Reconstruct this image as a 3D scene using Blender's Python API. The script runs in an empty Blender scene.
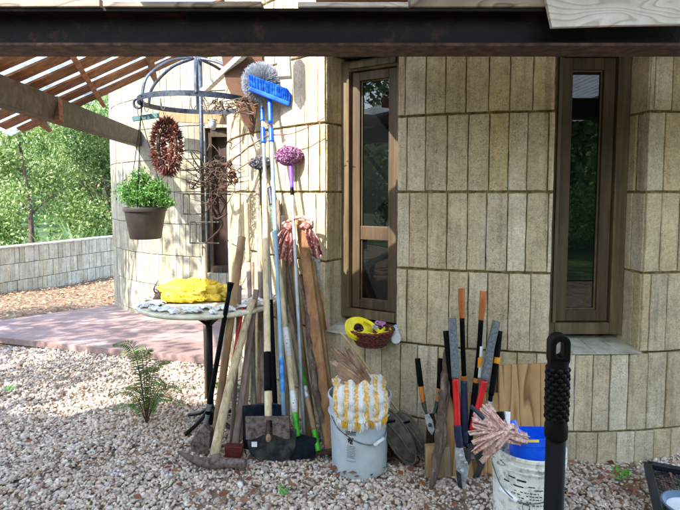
import bpy, math, random
import numpy as np
from mathutils import Vector, Matrix, noise
random.seed(7); rng = np.random.default_rng(7)
PI = math.pi; V = Vector
sc = bpy.context.scene; COL = sc.collection
# ------------------------------------------------------------------ camera model (photo pixels 680x510)
F = 520.0; CZ = 1.365; TH = math.radians(4.0); HOR = 192.0
PY0 = HOR + F * math.tan(TH)
def ray(px, py):
    u = (px - 340) / F; v = (PY0 - py) / F
    return V((u, math.cos(TH) + v * math.sin(TH), -math.sin(TH) + v * math.cos(TH)))
def P(px, py, Y):
    r = ray(px, py); t = Y / r.y
    return V((r.x * t, Y, CZ + r.z * t))
def project(p):
    d = V(p) - V((0, 0, CZ)); c, s = math.cos(TH), math.sin(TH)
    f = d.y * c - d.z * s; u = d.y * s + d.z * c
    return 340 + F * d.x / f, PY0 - F * u / f
def gz(x, y):
    """height of the ground: flat by the house, falling away to the back left"""
    if y < 2.7: return -.055
    t = min(y, 11.0) - 2.7
    return -.055 - 0.0715 * t * min(1, t / .6)
def G(px, py, lift=0.0):
    r = ray(px, py); t = 1.0
    for _ in range(60):
        p = V((0, 0, CZ)) + r * t
        t += (p.z - gz(p.x, p.y) - lift) * 0.8 / max(.15, -r.z)
    return V((0, 0, CZ)) + r * t
# ------------------------------------------------------------------ mesh builder
class MB:
    def __init__(s): s.v = []; s.f = []; s.m = []; s.cur = 0
    def add(s, vs, fs):
        o = len(s.v); s.v += [tuple(p) for p in vs]
        for f in fs: s.f.append(tuple(i + o for i in f)); s.m.append(s.cur)
        return s
    def box(s, c, d, M=None):
        c = V(c); h = V(d) / 2; vs = []
        for k in range(8):
            p = V(((1 if k & 1 else -1) * h.x, (1 if k & 2 else -1) * h.y, (1 if k & 4 else -1) * h.z))
            vs.append(c + (M @ p if M else p))
        return s.add(vs, [(0, 2, 3, 1), (4, 5, 7, 6), (0, 1, 5, 4), (2, 6, 7, 3), (0, 4, 6, 2), (1, 3, 7, 5)])
    def beam(s, a, b, w, h, up=(0, 0, 1)):
        """square timber from a to b; w sideways, h along up"""
        a, b = V(a), V(b); z = (b - a).normalized(); x = z.cross(V(up)).normalized(); y = x.cross(z)
        vs = [p + x * (i * w / 2) + y * (j * h / 2) for p in (a, b) for i, j in ((-1, -1), (1, -1), (1, 1), (-1, 1))]
        return s.add(vs, [(0, 1, 2, 3), (7, 6, 5, 4), (0, 4, 5, 1), (1, 5, 6, 2), (2, 6, 7, 3), (3, 7, 4, 0)])
    def tube(s, pts, rs, n=10, flat=1.0, closed=False):
        pts = [V(p) for p in pts]
        if not hasattr(rs, '__len__'): rs = [rs] * len(pts)
        N = len(pts); vs = []; x = None
        for i, p in enumerate(pts):
            a = pts[(i - 1) % N] if (closed or i) else p; b = pts[(i + 1) % N] if (closed or i < N - 1) else p
            z = (b - a).normalized()
            if x is None:
                x = z.cross(V((0, 1, 0)))
                if x.length < .1: x = z.cross(V((1, 0, 0)))
            x = (x - z * x.dot(z)).normalized(); y = z.cross(x)
            for k in range(n):
                t = 2 * PI * k / n
                vs.append(p + x * math.cos(t) * rs[i] + y * math.sin(t) * rs[i] * flat)
        fs = []
        for i in range(N if closed else N - 1):
            j = (i + 1) % N
            for k in range(n): fs.append((i * n + k, i * n + (k + 1) % n, j * n + (k + 1) % n, j * n + k))
        if not closed: fs += [tuple(range(n))[::-1], tuple(range((N - 1) * n, N * n))]
        return s.add(vs, fs)
    def lathe(s, prof, n=32, c=(0, 0, 0), cap0=True, cap1=True):
        vs = [V(c) + V((r * math.cos(2 * PI * k / n), r * math.sin(2 * PI * k / n), z)) for r, z in prof for k in range(n)]
        fs = [(i * n + k, i * n + (k + 1) % n, (i + 1) * n + (k + 1) % n, (i + 1) * n + k) for i in range(len(prof) - 1) for k in range(n)]
        if cap0: fs.append(tuple(range(n))[::-1])
        if cap1: fs.append(tuple(range((len(prof) - 1) * n, len(prof) * n)))
        return s.add(vs, fs)
    def prism(s, out, y0, y1, hole=None):
        """outline in XZ, extruded along Y; hole = ring with the same count of points"""
        n = len(out)
        if hole is None:
            vs = [(x, y0, z) for x, z in out] + [(x, y1, z) for x, z in out]
            return s.add(vs, [tuple(range(n)), tuple(range(n, 2 * n))[::-1]] + [(k, n + k, n + (k + 1) % n, (k + 1) % n) for k in range(n)])
        vs = [(x, y, z) for y in (y0, y1) for R in (out, hole) for x, z in R]; fs = []
        for k in range(n):
            j = (k + 1) % n
            fs += [(k, j, n + j, n + k), (2 * n + k, 3 * n + k, 3 * n + j, 2 * n + j), (k, 2 * n + k, 2 * n + j, j), (n + k, n + j, 3 * n + j, 3 * n + k)]
        return s.add(vs, fs)
    def ell(s, c, r, nu=16, nv=10, M=None, wob=0, seed=0):
        c = V(c); vs = []; r = V(r)
        for i in range(nv + 1):
            a = PI * i / nv
            for k in range(nu):
                b = 2 * PI * k / nu; d = V((math.sin(a) * math.cos(b), math.sin(a) * math.sin(b), math.cos(a)))
                w = 1 + wob * noise.noise(d * 2.3 + V((seed, 0, 0))); p = V((d.x * r.x, d.y * r.y, d.z * r.z)) * w
                vs.append(c + (M @ p if M else p))
        return s.add(vs, [(i * nu + k, (i + 1) * nu + k, (i + 1) * nu + (k + 1) % nu, i * nu + (k + 1) % nu) for i in range(nv) for k in range(nu)])
    def grid(s, fn, nu, nv):
        vs = [fn(i / nu, j / nv) for j in range(nv + 1) for i in range(nu + 1)]
        return s.add(vs, [(j * (nu + 1) + i, j * (nu + 1) + i + 1, (j + 1) * (nu + 1) + i + 1, (j + 1) * (nu + 1) + i) for j in range(nv) for i in range(nu)])
    def build(s, name, m, parent=None, smooth=False, bevel=0, thick=0, sub=0):
        me = bpy.data.meshes.new(name); me.from_pydata(s.v, [], s.f); me.update()
        ms = m if isinstance(m, (list, tuple)) else [m]
        for x in ms: me.materials.append(x)
        if len(ms) > 1: me.polygons.foreach_set('material_index', s.m)
        if smooth: me.polygons.foreach_set('use_smooth', [True] * len(me.polygons))
        o = bpy.data.objects.new(name, me); COL.objects.link(o)
        if parent: o.parent = parent
        if thick: q = o.modifiers.new('t', 'SOLIDIFY'); q.thickness = thick; q.offset = 0
        if sub: q = o.modifiers.new('s', 'SUBSURF'); q.levels = q.render_levels = sub
        if bevel: q = o.modifiers.new('b', 'BEVEL'); q.width = bevel; q.segments = 2; q.limit_method = 'ANGLE'
        return o
def tag(o, label, cat, group=None, kind='thing'):
    o['label'] = label; o['category'] = cat; o['kind'] = kind
    if group: o['group'] = group
    return o
def struct(o, kind='structure'): o['kind'] = kind; return o
def empty(name, loc, label, cat, group=None, M=None):
    o = bpy.data.objects.new(name, None); COL.objects.link(o); o.empty_display_size = .1
    if M is not None: o.matrix_world = Matrix.Translation(V(loc)) @ M.to_4x4()
    else: o.location = loc
    return tag(o, label, cat, group)
def kids(o): return [c for c in bpy.data.objects if c.parent == o]
def dup(root, loc, rot=None, scale=None, label=None):
    r = root.copy(); COL.objects.link(r); r.location = loc
    if rot: r.rotation_euler = rot
    if scale: r.scale = (scale,) * 3 if not hasattr(scale, '__len__') else scale
    if label: r['label'] = label
    for ch in kids(root):
        c = ch.copy(); COL.objects.link(c); c.parent = r
    return r
# ------------------------------------------------------------------ materials
MATS = {}
def lin(h):
    h = h.lstrip('#'); return tuple((int(h[i:i + 2], 16) / 255) ** 2.2 for i in (0, 2, 4)) + (1,)
class NT:
    def __init__(s, name):
        s.m = bpy.data.materials.new(name); s.m.use_nodes = True; s.t = s.m.node_tree; s.n = s.t.nodes; s.l = s.t.links
        s.p = s.n['Principled BSDF']; s.out = s.n['Material Output']; MATS[name] = s.m
    def new(s, k, **kw):
        o = s.n.new(k)
        for a, b in kw.items(): setattr(o, a, b)
        return o
    def link(s, a, b): s.l.new(a, b)
    def coord(s, stretch=(1, 1, 1), src='Object'):
        tc = s.new('ShaderNodeTexCoord'); mp = s.new('ShaderNodeMapping'); mp.inputs['Scale'].default_value = stretch
        s.link(tc.outputs[src], mp.inputs['Vector']); return mp.outputs['Vector']
    def noise(s, vec, scale, detail=6, rough=.6, dist=0):
        o = s.new('ShaderNodeTexNoise'); o.inputs['Scale'].default_value = scale; o.inputs['Detail'].default_value = detail
        o.inputs['Roughness'].default_value = rough; o.inputs['Distortion'].default_value = dist
        s.link(vec, o.inputs['Vector']); return o.outputs['Fac']
    def vor(s, vec, scale, feature='F1', out='Distance'):
        o = s.new('ShaderNodeTexVoronoi', feature=feature); o.inputs['Scale'].default_value = scale
        s.link(vec, o.inputs['Vector']); return o.outputs[out]
    def ramp(s, fac, stops, interp='LINEAR'):
        o = s.new('ShaderNodeValToRGB'); e = o.color_ramp.elements; o.color_ramp.interpolation = interp
        while len(e) < len(stops): e.new(.5)
        for i, (p, c) in enumerate(stops):
            e[i].position = p; c = lin(c) if isinstance(c, str) else (c if hasattr(c, '__len__') else (c, c, c, 1)); e[i].color = c
        s.link(fac, o.inputs['Fac']); return o.outputs['Color']
    def mix(s, fac, a, b, mode='MIX'):
        o = s.new('ShaderNodeMix', data_type='RGBA', blend_type=mode)
        for sock, x in ((o.inputs[0], fac), (o.inputs[6], a), (o.inputs[7], b)):
            if hasattr(x, 'links'): s.link(x, sock)
            elif sock == o.inputs[0]: sock.default_value = x
            else: sock.default_value = lin(x) if isinstance(x, str) else (x, x, x, 1)
        return o.outputs[2]
    def math(s, op, a, b=0.0):
        o = s.new('ShaderNodeMath', operation=op)
        for i, x in enumerate((a, b)):
            if hasattr(x, 'links'): s.link(x, o.inputs[i])
            else: o.inputs[i].default_value = x
        return o.outputs[0]
    def rnd(s): return s.new('ShaderNodeNewGeometry').outputs['Random Per Island']
    def col(s, c): s.link(c, s.p.inputs['Base Color'])
    def bump(s, h, dist=.002, strength=1):
        b = s.new('ShaderNodeBump'); b.inputs['Distance'].default_value = dist; b.inputs['Strength'].default_value = strength
        s.link(h, b.inputs['Height']); s.link(b.outputs['Normal'], s.p.inputs['Normal'])
    def set(s, rough=.6, metal=0, spec=None, **kw):
        s.p.inputs['Roughness'].default_value = rough; s.p.inputs['Metallic'].default_value = metal
        if spec is not None: s.p.inputs['Specular IOR Level'].default_value = spec
        return s.m
def simple(name, cols, scale=20, stretch=(1, 1, 1), rough=.6, metal=0, bd=.0008, bs=60, isl=0, spec=None, detail=6):
    """noise-driven colour + bump; isl = how far colour varies from piece to piece"""
    t = NT(name); v = t.coord(stretch); n = t.noise(v, scale, detail)
    k = len(cols); c = t.ramp(n, [(.32 + .36 * i / max(1, k - 1), x) for i, x in enumerate(cols)])
    if isl:
        g = t.ramp(t.rnd(), [(0, 1 - isl), (1, 1 + isl * .6)]); c = t.mix(1, c, g, 'MULTIPLY')
    t.col(c)
    if bd: t.bump(t.noise(v, bs, 4), bd)
    return t.set(rough, metal, spec)
def wood(name, a, b, c, ring=(30, 30, 1.6), rough=.65, bd=.0012):
    t = NT(name); v = t.coord(ring); n = t.noise(v, 1.0, 8, .65, .6); v2 = t.coord((1, 1, 1)); n2 = t.noise(v2, 9, 5, .6)
    col = t.ramp(n, [(.3, a), (.5, b), (.7, c)]); col = t.mix(.45, col, t.ramp(n2, [(.35, .45), (.65, 1.0)]), 'MULTIPLY')
    fine = t.noise(t.coord((ring[0] * 5, ring[1] * 5, ring[2] * 3)), 1, 3)
    t.col(col); t.bump(t.math('ADD', n, t.math('MULTIPLY', fine, .5)), bd); return t.set(rough)
def M(n): return MATS[n]
wood('wood_cream', '#b39b72', '#d9c59c', '#e8d8b4'); wood('wood_pale', '#8f7450', '#b79a72', '#cdb48c'); wood('wood_grey', '#5d5148', '#83756a', '#9a8b7e')
wood('wood_worn', '#6a5644', '#94806a', '#ae9a84'); wood('wood_orange', '#6a482e', '#94683f', '#ac8058'); wood('wood_tan', '#75593c', '#9a7a56', '#b5946c')
wood('wood_mottled', '#8b7358', '#c7b08c', '#dccaa6', (60, 60, 9)); wood('wood_purple', '#5e4c46', '#867068', '#a08a80'); wood('wood_dark', '#4c3a2a', '#705842', '#8a705a')
wood('wood_grip', '#7a3f12', '#b3662a', '#c98546'); wood('timber_beam', '#2c2119', '#483828', '#60503c', (1.5, 14, 14), bd=.003)
wood('window_wood', '#33281a', '#4c3c29', '#624f37', (22, 22, 1.3), .6); wood('window_wood_light', '#443927', '#62533b', '#7a694c', (22, 22, 1.3), .6)
wood('bark_stick', '#33271f', '#5d4d42', '#8c7c6e', (40, 40, 6), .85, .004)
simple('vine', ['#2c1a12', '#4d3122', '#6a4630'], 30, rough=.8, bd=.002); simple('twig', ['#3b2b20', '#6c5544', '#8f7a64'], 30, rough=.85)
simple('twig_dark', ['#2a1f19', '#4a3a30', '#6e5c4e'], 30, rough=.85); simple('pod', ['#1f110b', '#3c2418'], 40, rough=.7); simple('chilli', ['#40201a', '#66382c', '#845240'], 9, rough=.5, isl=.4, bd=0)
simple('grey_grip', ['#4d4f53', '#63666a', '#74777b'], 90, rough=.8, bd=.0006, bs=300); simple('red_paint', ['#9a1216', '#bd171c', '#c9252a'], 16, rough=.32, bd=.0002)
simple('black_plastic', ['#030304', '#050608', '#08090d'], 50, rough=.5, bd=.0002, bs=200, spec=.10); simple('navy_grip', ['#0c1226', '#141d3a', '#1d2a50'], 40, rough=.5)
simple('black_rubber', ['#030305', '#050609', '#080a10'], 60, rough=.5, bd=.0003, bs=260, spec=.12)
simple('blue_plastic', ['#0a45c8', '#1257e0', '#2a6cf0'], 10, rough=.35, bd=0); simple('blue_bristle', ['#0a50c0', '#1c78e8', '#4aa4ff'], 40, rough=.6, bd=0, isl=.3)
simple('light_blue_pole', ['#5f7f96', '#7c9cb2', '#92afc2'], 6, rough=.35, bd=0); simple('silver_pole', ['#73797f', '#8f969c', '#a4abb0'], 5, rough=.3, bd=0, metal=.3)
simple('white_pole', ['#8d9297', '#a8adb2', '#bcc1c5'], 5, rough=.35, bd=0); simple('purple_plastic', ['#5a37a8', '#7348cc', '#8258da'], 8, rough=.4, bd=0)
simple('purple_fibre', ['#855478', '#b07ba4', '#d0a2c6'], 60, rough=.9, isl=.35); simple('grey_bristle', ['#959ba4', '#bcc2ca', '#dfe2e6'], 60, rough=.8, isl=.35, bd=0)
simple('dark_bristle', ['#4a4c50', '#7c7f86', '#b5b8bd'], 60, rough=.9, isl=.4, bd=0); simple('green_paint', ['#23800f', '#339c18', '#48ac2a'], 20, rough=.45)
simple('blue_paint', ['#1c64b4', '#2f82cf', '#56a0de'], 30, rough=.5); simple('rust', ['#3a322f', '#5f5450', '#7b6c66', '#8a7468'], 45, rough=.75, metal=.35, bd=.0015, bs=90)
simple('rust_dark', ['#1c1311', '#382825', '#54403a'], 40, rough=.65, metal=.4, bd=.0015); simple('dark_steel', ['#23262a', '#373a3d', '#4b4d4f', '#5a544e'], 18, rough=.5, metal=.5, bd=.0006)
simple('blued_steel', ['#10151f', '#1d2532', '#2f3948'], 14, rough=.42, metal=.5, bd=.0005); simple('bare_steel', ['#7f8285', '#adb0b2', '#cfd1d1'], 40, rough=.4, metal=.25, bd=.0004)
simple('wrought_iron', ['#23272e', '#343b45', '#474f5a', '#3c3a3a'], 30, rough=.5, metal=.4, bd=.0008); simple('verdigris', ['#2c4543', '#3f6461', '#567a74'], 20, rough=.7)
simple('wire', ['#4d4d4c', '#77746e'], 30, rough=.5, metal=.6, bd=0); simple('black_iron', ['#0c0c0d', '#17181a', '#222326'], 40, rough=.5, metal=.3, bd=.0005)
simple('bucket_white', ['#d0d0c8', '#e2e1da'], 9, rough=.5); simple('bucket_grey', ['#a2acb4', '#b0b9c0', '#bcc4ca'], 8, rough=.42, bd=.0002); simple('paper_brown', ['#6c4c3a', '#a08068', '#c4a48c'], 14, rough=.85, isl=.25)
simple('wicker', ['#35130d', '#5c2517', '#7a3a24'], 50, rough=.6, isl=.35); simple('yellow_strap', ['#c4b000', '#e0cc00', '#ecdc18'], 14, rough=.55, bd=.0006)
simple('yellow_net', ['#c4941a', '#d8b430', '#e0c860'], 12, rough=.8, bd=.003, bs=420); simple('leather_olive', ['#2b2923', '#46423a', '#5d584e'], 25, rough=.6, bd=.0012)
simple('olive_rim', ['#3b382d', '#5a5546'], 30, rough=.7); simple('shell', ['#6f7672', '#c9ccc6', '#ecece8', '#f6f5f2'], 34, rough=.45, isl=.25, bd=.002)
simple('plaster_white', ['#c9ccd0', '#e4e6e8'], 12, rough=.5); simple('pale_blue', ['#86b8cc', '#a9d2e0'], 12, rough=.5)
simple('pot_brown', ['#2e2826', '#38302e', '#433a37'], 12, rough=.5, bd=.0003); simple('table_top', ['#b0a78e', '#cdc5ac', '#dcd5c0'], 20, rough=.55)
simple('fringe', ['#cfd0d4', '#e6e6e6'], 30, rough=.9, isl=.2); simple('fringe_yellow', ['#c98f10', '#e8b020'], 30, rough=.9, isl=.2)
simple('glove', ['#b98a80', '#d4aaa0', '#e8cdc4'], 22, rough=.9, isl=.12); simple('screen_black', ['#0a0d14', '#151923', '#1f2531'], 20, rough=.45, bd=.0004)
simple('bowl_grey', ['#4b5d70', '#61758a'], 10, rough=.45); simple('soil', ['#1c130d', '#3a2a1e', '#54402f'], 30, rough=.95, bd=.01)
def leafmat(name, cols, scale=3, trans=.35, isl=.45, rough=.5):
    t = NT(name); n = t.rnd(); k = len(cols); c = t.ramp(n, [(i / (k - 1), x) for i, x in enumerate(cols)]); t.col(c)
    tr = t.new('ShaderNodeBsdfTranslucent'); t.link(c, tr.inputs['Color']); mx = t.new('ShaderNodeMixShader'); mx.inputs[0].default_value = trans
    t.link(t.p.outputs[0], mx.inputs[1]); t.link(tr.outputs[0], mx.inputs[2]); t.link(mx.outputs[0], t.out.inputs['Surface']); return t.set(rough)
leafmat('leaf_bright', ['#46602e', '#688640', '#90a862', '#b8c88c']); leafmat('leaf_mid', ['#2c4426', '#4c6a38', '#72904e', '#9cb078'])
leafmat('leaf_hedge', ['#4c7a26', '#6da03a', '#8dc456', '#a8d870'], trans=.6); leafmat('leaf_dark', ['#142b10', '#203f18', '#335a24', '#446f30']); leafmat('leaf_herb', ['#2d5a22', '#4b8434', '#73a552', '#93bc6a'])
leafmat('leaf_fern', ['#2c4a1c', '#44682a', '#5d8438', '#7a6a3a'], trans=.25); leafmat('leaf_weed', ['#3c8c24', '#5bb53a', '#77cf4c'])
leafmat('leaf_rust', ['#4a2a1c', '#6f4029', '#85543a', '#5a4032', '#94694c'], trans=.1, rough=.7); leafmat('leaf_litter_mat', ['#6a4a34', '#9a7050', '#b89068', '#d0b088', '#7d563a'], trans=.05, rough=.8)
simple('bark', ['#3a2f28', '#5f5046', '#83746a'], 6, (6, 6, 1), rough=.9, bd=.02, bs=10)
# masonry ---------------------------------------------------------------
def blockmat(name, cols, mossy=.5, pit=.5):
    t = NT(name); v = t.coord(); c = t.ramp(t.rnd(), [(i / (len(cols) - 1), x) for i, x in enumerate(cols)])
    cloud = t.noise(v, 6, 9, .7); c = t.mix(.5, c, t.ramp(cloud, [(.3, '#8a8676'), (.5, '#cfccc2'), (.72, '#fffdf6')]), 'MULTIPLY')
    streak = t.noise(t.coord((22, 22, 1.6)), 1, 7, .75); c = t.mix(t.ramp(streak, [(.5, 0), (.70, .65)]), c, '#7d735a'); pale = t.noise(t.coord((9, 9, 2.2)), 1, 7, .7); c = t.mix(t.ramp(pale, [(.55, 0), (.75, .5)]), c, '#d8d6cc')
    moss = t.noise(v, 2.3, 8, .78); c = t.mix(t.math('MULTIPLY', t.ramp(moss, [(.47, 0.0), (.70, 1.0)]), mossy), c, '#988852')
    fine = t.noise(v, 150, 4, .7); mid = t.noise(v, 38, 6, .75); pits = t.ramp(t.noise(v, 190, 3, .6), [(.33, 0.0), (.40, 1.0)]); msk = t.ramp(t.noise(v, 7, 3), [(.42, 0), (.6, 1)])
    pm = t.math('MULTIPLY', t.math('SUBTRACT', 1, pits), msk); c = t.mix(t.math('MULTIPLY', pm, pit), c, '#3d382b'); c = t.mix(.52, c, t.ramp(fine, [(.34, .42), (.58, 1.0)]), 'MULTIPLY'); c = t.mix(.45, c, t.ramp(mid, [(.36, .5), (.56, 1.0)]), 'MULTIPLY'); t.col(c)
    h = t.math('ADD', t.math('MULTIPLY', pm, -.8), t.math('ADD', t.math('MULTIPLY', mid, .9), t.math('MULTIPLY', cloud, 1.2))); t.bump(h, .004); return t.set(.9, 0, .2)
blockmat('block_pier', ['#f0dcba', '#d8c4a2', '#f8ead0', '#e6d2b4', '#ecd4a8', '#eedfc6', '#d8c2a0', '#ead9be'], .28, .5)
blockmat('block_tower', ['#c2bda9', '#cbc7b6', '#b7b19c', '#c8bfa0'], .12, .35)
blockmat('block_garden', ['#ded6c2', '#ece6d6', '#c8c0aa', '#ece2c8'], .1, .5)
simple('mortar', ['#4f4528', '#786a42', '#94865c'], 30, rough=.95, bd=.004); simple('mortar_grey', ['#4f4c44', '#6b675c'], 30, rough=.95, bd=.004)
simple('sill_concrete', ['#8f8b7d', '#b0ac9e', '#c4c1b4'], 14, rough=.85, bd=.002, bs=50)
t = NT('paving'); v = t.coord(); c = t.ramp(t.noise(v, 1.6, 9, .7), [(.35, '#7f6660'), (.52, '#967d76'), (.7, '#b29c92')])
c = t.mix(.35, c, t.ramp(t.noise(v, 60, 4), [(.35, .5), (.6, 1.0)]), 'MULTIPLY'); t.col(c); t.bump(t.noise(v, 70, 4), .002); t.set(.75)
t = NT('ground'); v = t.coord(); c = t.ramp(t.noise(v, 14, 8, .7), [(.3, '#4c3e30'), (.5, '#7a6652'), (.7, '#9c8a78')]); t.col(c); t.bump(t.noise(v, 50, 6), .02); t.set(.95)
t = NT('hill'); v = t.coord(); c = t.ramp(t.noise(v, .8, 8, .7), [(.3, '#1d2e12'), (.5, '#3a5423'), (.7, '#5d7a35')]); t.col(c); t.bump(t.noise(v, 3, 6), .3); t.set(.95)
t = NT('stones'); c = t.ramp(t.rnd(), [(0, '#7d6c62'), (.08, '#a89484'), (.14, '#ccb8a4'), (.3, '#e0cdb8'), (.45, '#b3a294'), (.58, '#eee4d6'), (.68, '#847a76'), (.76, '#d6bea4'), (.85, '#ccc4c0'), (.93, '#ab866c'), (1, '#f4ece0')])
v = t.coord(); c = t.mix(.5, c, t.ramp(t.noise(v, 90, 5, .7), [(.3, .45), (.65, 1.0)]), 'MULTIPLY'); t.col(c); t.bump(t.noise(v, 260, 3), .001); t.set(.8, 0, .3)
t = NT('glass_pane'); t.p.inputs['Base Color'].default_value = (.004, .005, .005, 1); t.set(.015); t.p.inputs['IOR'].default_value = 1.55  # near-black base colour stands in for the unlit room behind the glass
t = NT('corrugated'); v = t.coord(); c = t.ramp(t.noise(v, 5, 7, .7), [(.35, '#aab6b5'), (.6, '#d2dad9'), (.75, '#e6eae8')]); t.col(c)
tr = t.new('ShaderNodeBsdfTranslucent'); t.link(c, tr.inputs['Color']); mx = t.new('ShaderNodeMixShader'); mx.inputs[0].default_value = .82
t.link(t.p.outputs[0], mx.inputs[1]); t.link(tr.outputs[0], mx.inputs[2]); t.link(mx.outputs[0], t.out.inputs['Surface']); t.set(.5)
t = NT('roof_sheet'); v = t.coord(); c = t.ramp(t.noise(t.coord((3, 3, 3)), 2.5, 9, .75), [(.33, '#4f5c5d'), (.45, '#8a9798'), (.6, '#b9c2c2')]); t.col(c)
tr = t.new('ShaderNodeBsdfTranslucent'); t.link(c, tr.inputs['Color']); mx = t.new('ShaderNodeMixShader'); mx.inputs[0].default_value = .6
t.link(t.p.outputs[0], mx.inputs[1]); t.link(tr.outputs[0], mx.inputs[2]); t.link(mx.outputs[0], t.out.inputs['Surface']); t.set(.5)
wood('rafter_wood', '#57331f', '#8a5a3a', '#a67350', (1.6, 18, 18), .7, .002)
wood('board_brown', '#3a2416', '#573822', '#6a4a2e', (2, 2, 12), .75)
t = NT('steel_beam_paint'); v = t.coord((1, 1, 1)); c = t.ramp(t.noise(v, 9, 9, .72), [(.35, '#060606'), (.48, '#0b0a0a'), (.58, '#1c1513'), (.68, '#44291f')]); t.col(c); t.bump(t.noise(v, 60, 5), .003); t.set(.6, .1, .3)
simple('beam_rust', ['#1f1512', '#38261e', '#4d352a', '#64483a'], 22, rough=.8, bd=.002)
def plywood(name, a, b, c, scale, stretch, rough=.7, k=9):
    t = NT(name); v = t.coord(stretch); n = t.noise(v, scale, 2, .4, .4); s = t.math('FRACT', t.math('MULTIPLY', n, k)); g = t.ramp(s, [(0, a), (.25, b), (.85, c), (1, a)])
    g = t.mix(.5, g, t.ramp(t.noise(t.coord(), 9, 8, .7), [(.3, .5), (.65, 1.0)]), 'MULTIPLY'); t.col(g); t.bump(t.noise(t.coord((40, 40, 4)), 2, 4), .001); return t.set(rough)
plywood('ply_white', '#b8b0a8', '#d8d2cc', '#e0dcd8', 1.0, (2.0, 1, 5.5), k=20); plywood('ply_brown', '#7a5330', '#ab8153', '#bd9668', 1.0, (7, 1, 1.1)); plywood('ply_grey', '#6f6257', '#958678', '#a99b8d', 1.0, (3, 3, 9))
t = NT('towel_cloth'); u = t.new('ShaderNodeTexCoord'); sp = t.new('ShaderNodeSeparateXYZ'); t.link(u.outputs['UV'], sp.inputs[0])
wv = t.noise(t.coord((1, 1, 1)), 26, 4, .6); uu = t.math('ADD', t.math('MULTIPLY', sp.outputs[0], 5.5), t.math('MULTIPLY', wv, .8))
st = t.ramp(t.math('FRACT', uu), [(0, '#d6d2cc'), (.30, '#dcdad6'), (.34, '#9fa0a4'), (.40, '#dcdad6'), (.5, '#c8922a'), (.62, '#d8a63c'), (.86, '#d09a2c'), (.95, '#d6d2cc')]); st = t.mix(t.ramp(t.noise(t.coord(), 70, 4, .7), [(.45, 0), (.62, .6)]), st, '#e0ded8')
v = t.coord(); t.col(t.mix(.3, st, t.ramp(t.noise(v, 160, 3), [(.3, .6), (.6, 1.0)]), 'MULTIPLY')); t.bump(t.noise(v, 300, 3), .002); t.set(.95, 0, .1)
t = NT('bandana_cloth'); v = t.coord(); d = t.vor(v, 62); c = t.ramp(d, [(0, '#e4cfc8'), (.33, '#e4cfc8'), (.36, '#b4706c'), (.75, '#a05854')]); w = t.noise(t.coord((26, 26, 3)), 1, 4)
c = t.mix(t.ramp(w, [(.45, 0), (.6, .75)]), c, '#d0aaa2'); t.col(c); t.bump(t.noise(v, 200, 3), .001); t.set(.95, 0, .1)
t = NT('glove_cloth'); v = t.coord(); w1 = t.noise(v, 48, 5, .7, 1.5); c = t.ramp(w1, [(.34, '#9a625a'), (.45, '#c49a90'), (.55, '#d8b6ac'), (.68, '#e6d4cc')]); c = t.mix(.7, c, t.ramp(t.noise(v, 90, 4), [(.3, .55), (.6, 1.0)]), 'MULTIPLY'); t.col(c); t.bump(t.noise(v, 120, 4), .003); t.set(.95, 0, .1)
t = NT('bucket_scuffed'); v = t.coord((1, 1, 1)); n = t.noise(t.coord((13, 13, 17)), 1, 8, .8, .3); c = t.mix(t.ramp(n, [(.61, 0), (.64, 1)]), t.ramp(t.noise(v, 9, 6), [(.3, '#c0bfb8'), (.6, '#dedcd4')]), '#3b3d40')
c = t.mix(t.ramp(t.noise(v, 26, 7, .75), [(.50, 0), (.64, .8)]), c, '#77766e'); t.col(c); t.set(.5)
t = NT('camo'); v = t.coord((1, 1, .35)); c = t.ramp(t.vor(v, 130, out='Distance'), [(.2, '#1b2a1c'), (.4, '#2e4a33'), (.55, '#6f8a70'), (.65, '#16211a')]); t.col(c); t.set(.6)
t = NT('label_white'); t.col(t.ramp(t.noise(t.coord(), 12, 4), [(.3, '#c8cccf'), (.6, '#e4e6e7')])); t.set(.5)
simple('label_ink', ['#1b1d20', '#2c2e31'], 30, rough=.6, bd=0); simple('orange_sticker', ['#e08a10', '#f0a020'], 30, rough=.5, bd=0); simple('yellow_sticker', ['#e4d040', '#f0e060'], 30, rough=.5, bd=0)
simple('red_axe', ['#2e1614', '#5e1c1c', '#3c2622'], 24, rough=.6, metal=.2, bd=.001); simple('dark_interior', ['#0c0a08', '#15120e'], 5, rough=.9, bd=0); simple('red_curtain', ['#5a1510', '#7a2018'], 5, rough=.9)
simple('reflected_brown', ['#2a1a14', '#3c2820', '#4a342a'], 6, (8, 8, 1), rough=.55)  # brown reflection in the tower window glass, painted as opaque colour
# net: see-through mesh of the bag
t = NT('net_mesh'); v = t.coord(); d = t.vor(v, 80, 'DISTANCE_TO_EDGE'); a = t.ramp(d, [(.10, 1.0), (.16, .30)]); t.p.inputs['Base Color'].default_value = lin('#f3d838'); t.link(a, t.p.inputs['Alpha']); t.set(.6)
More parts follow.
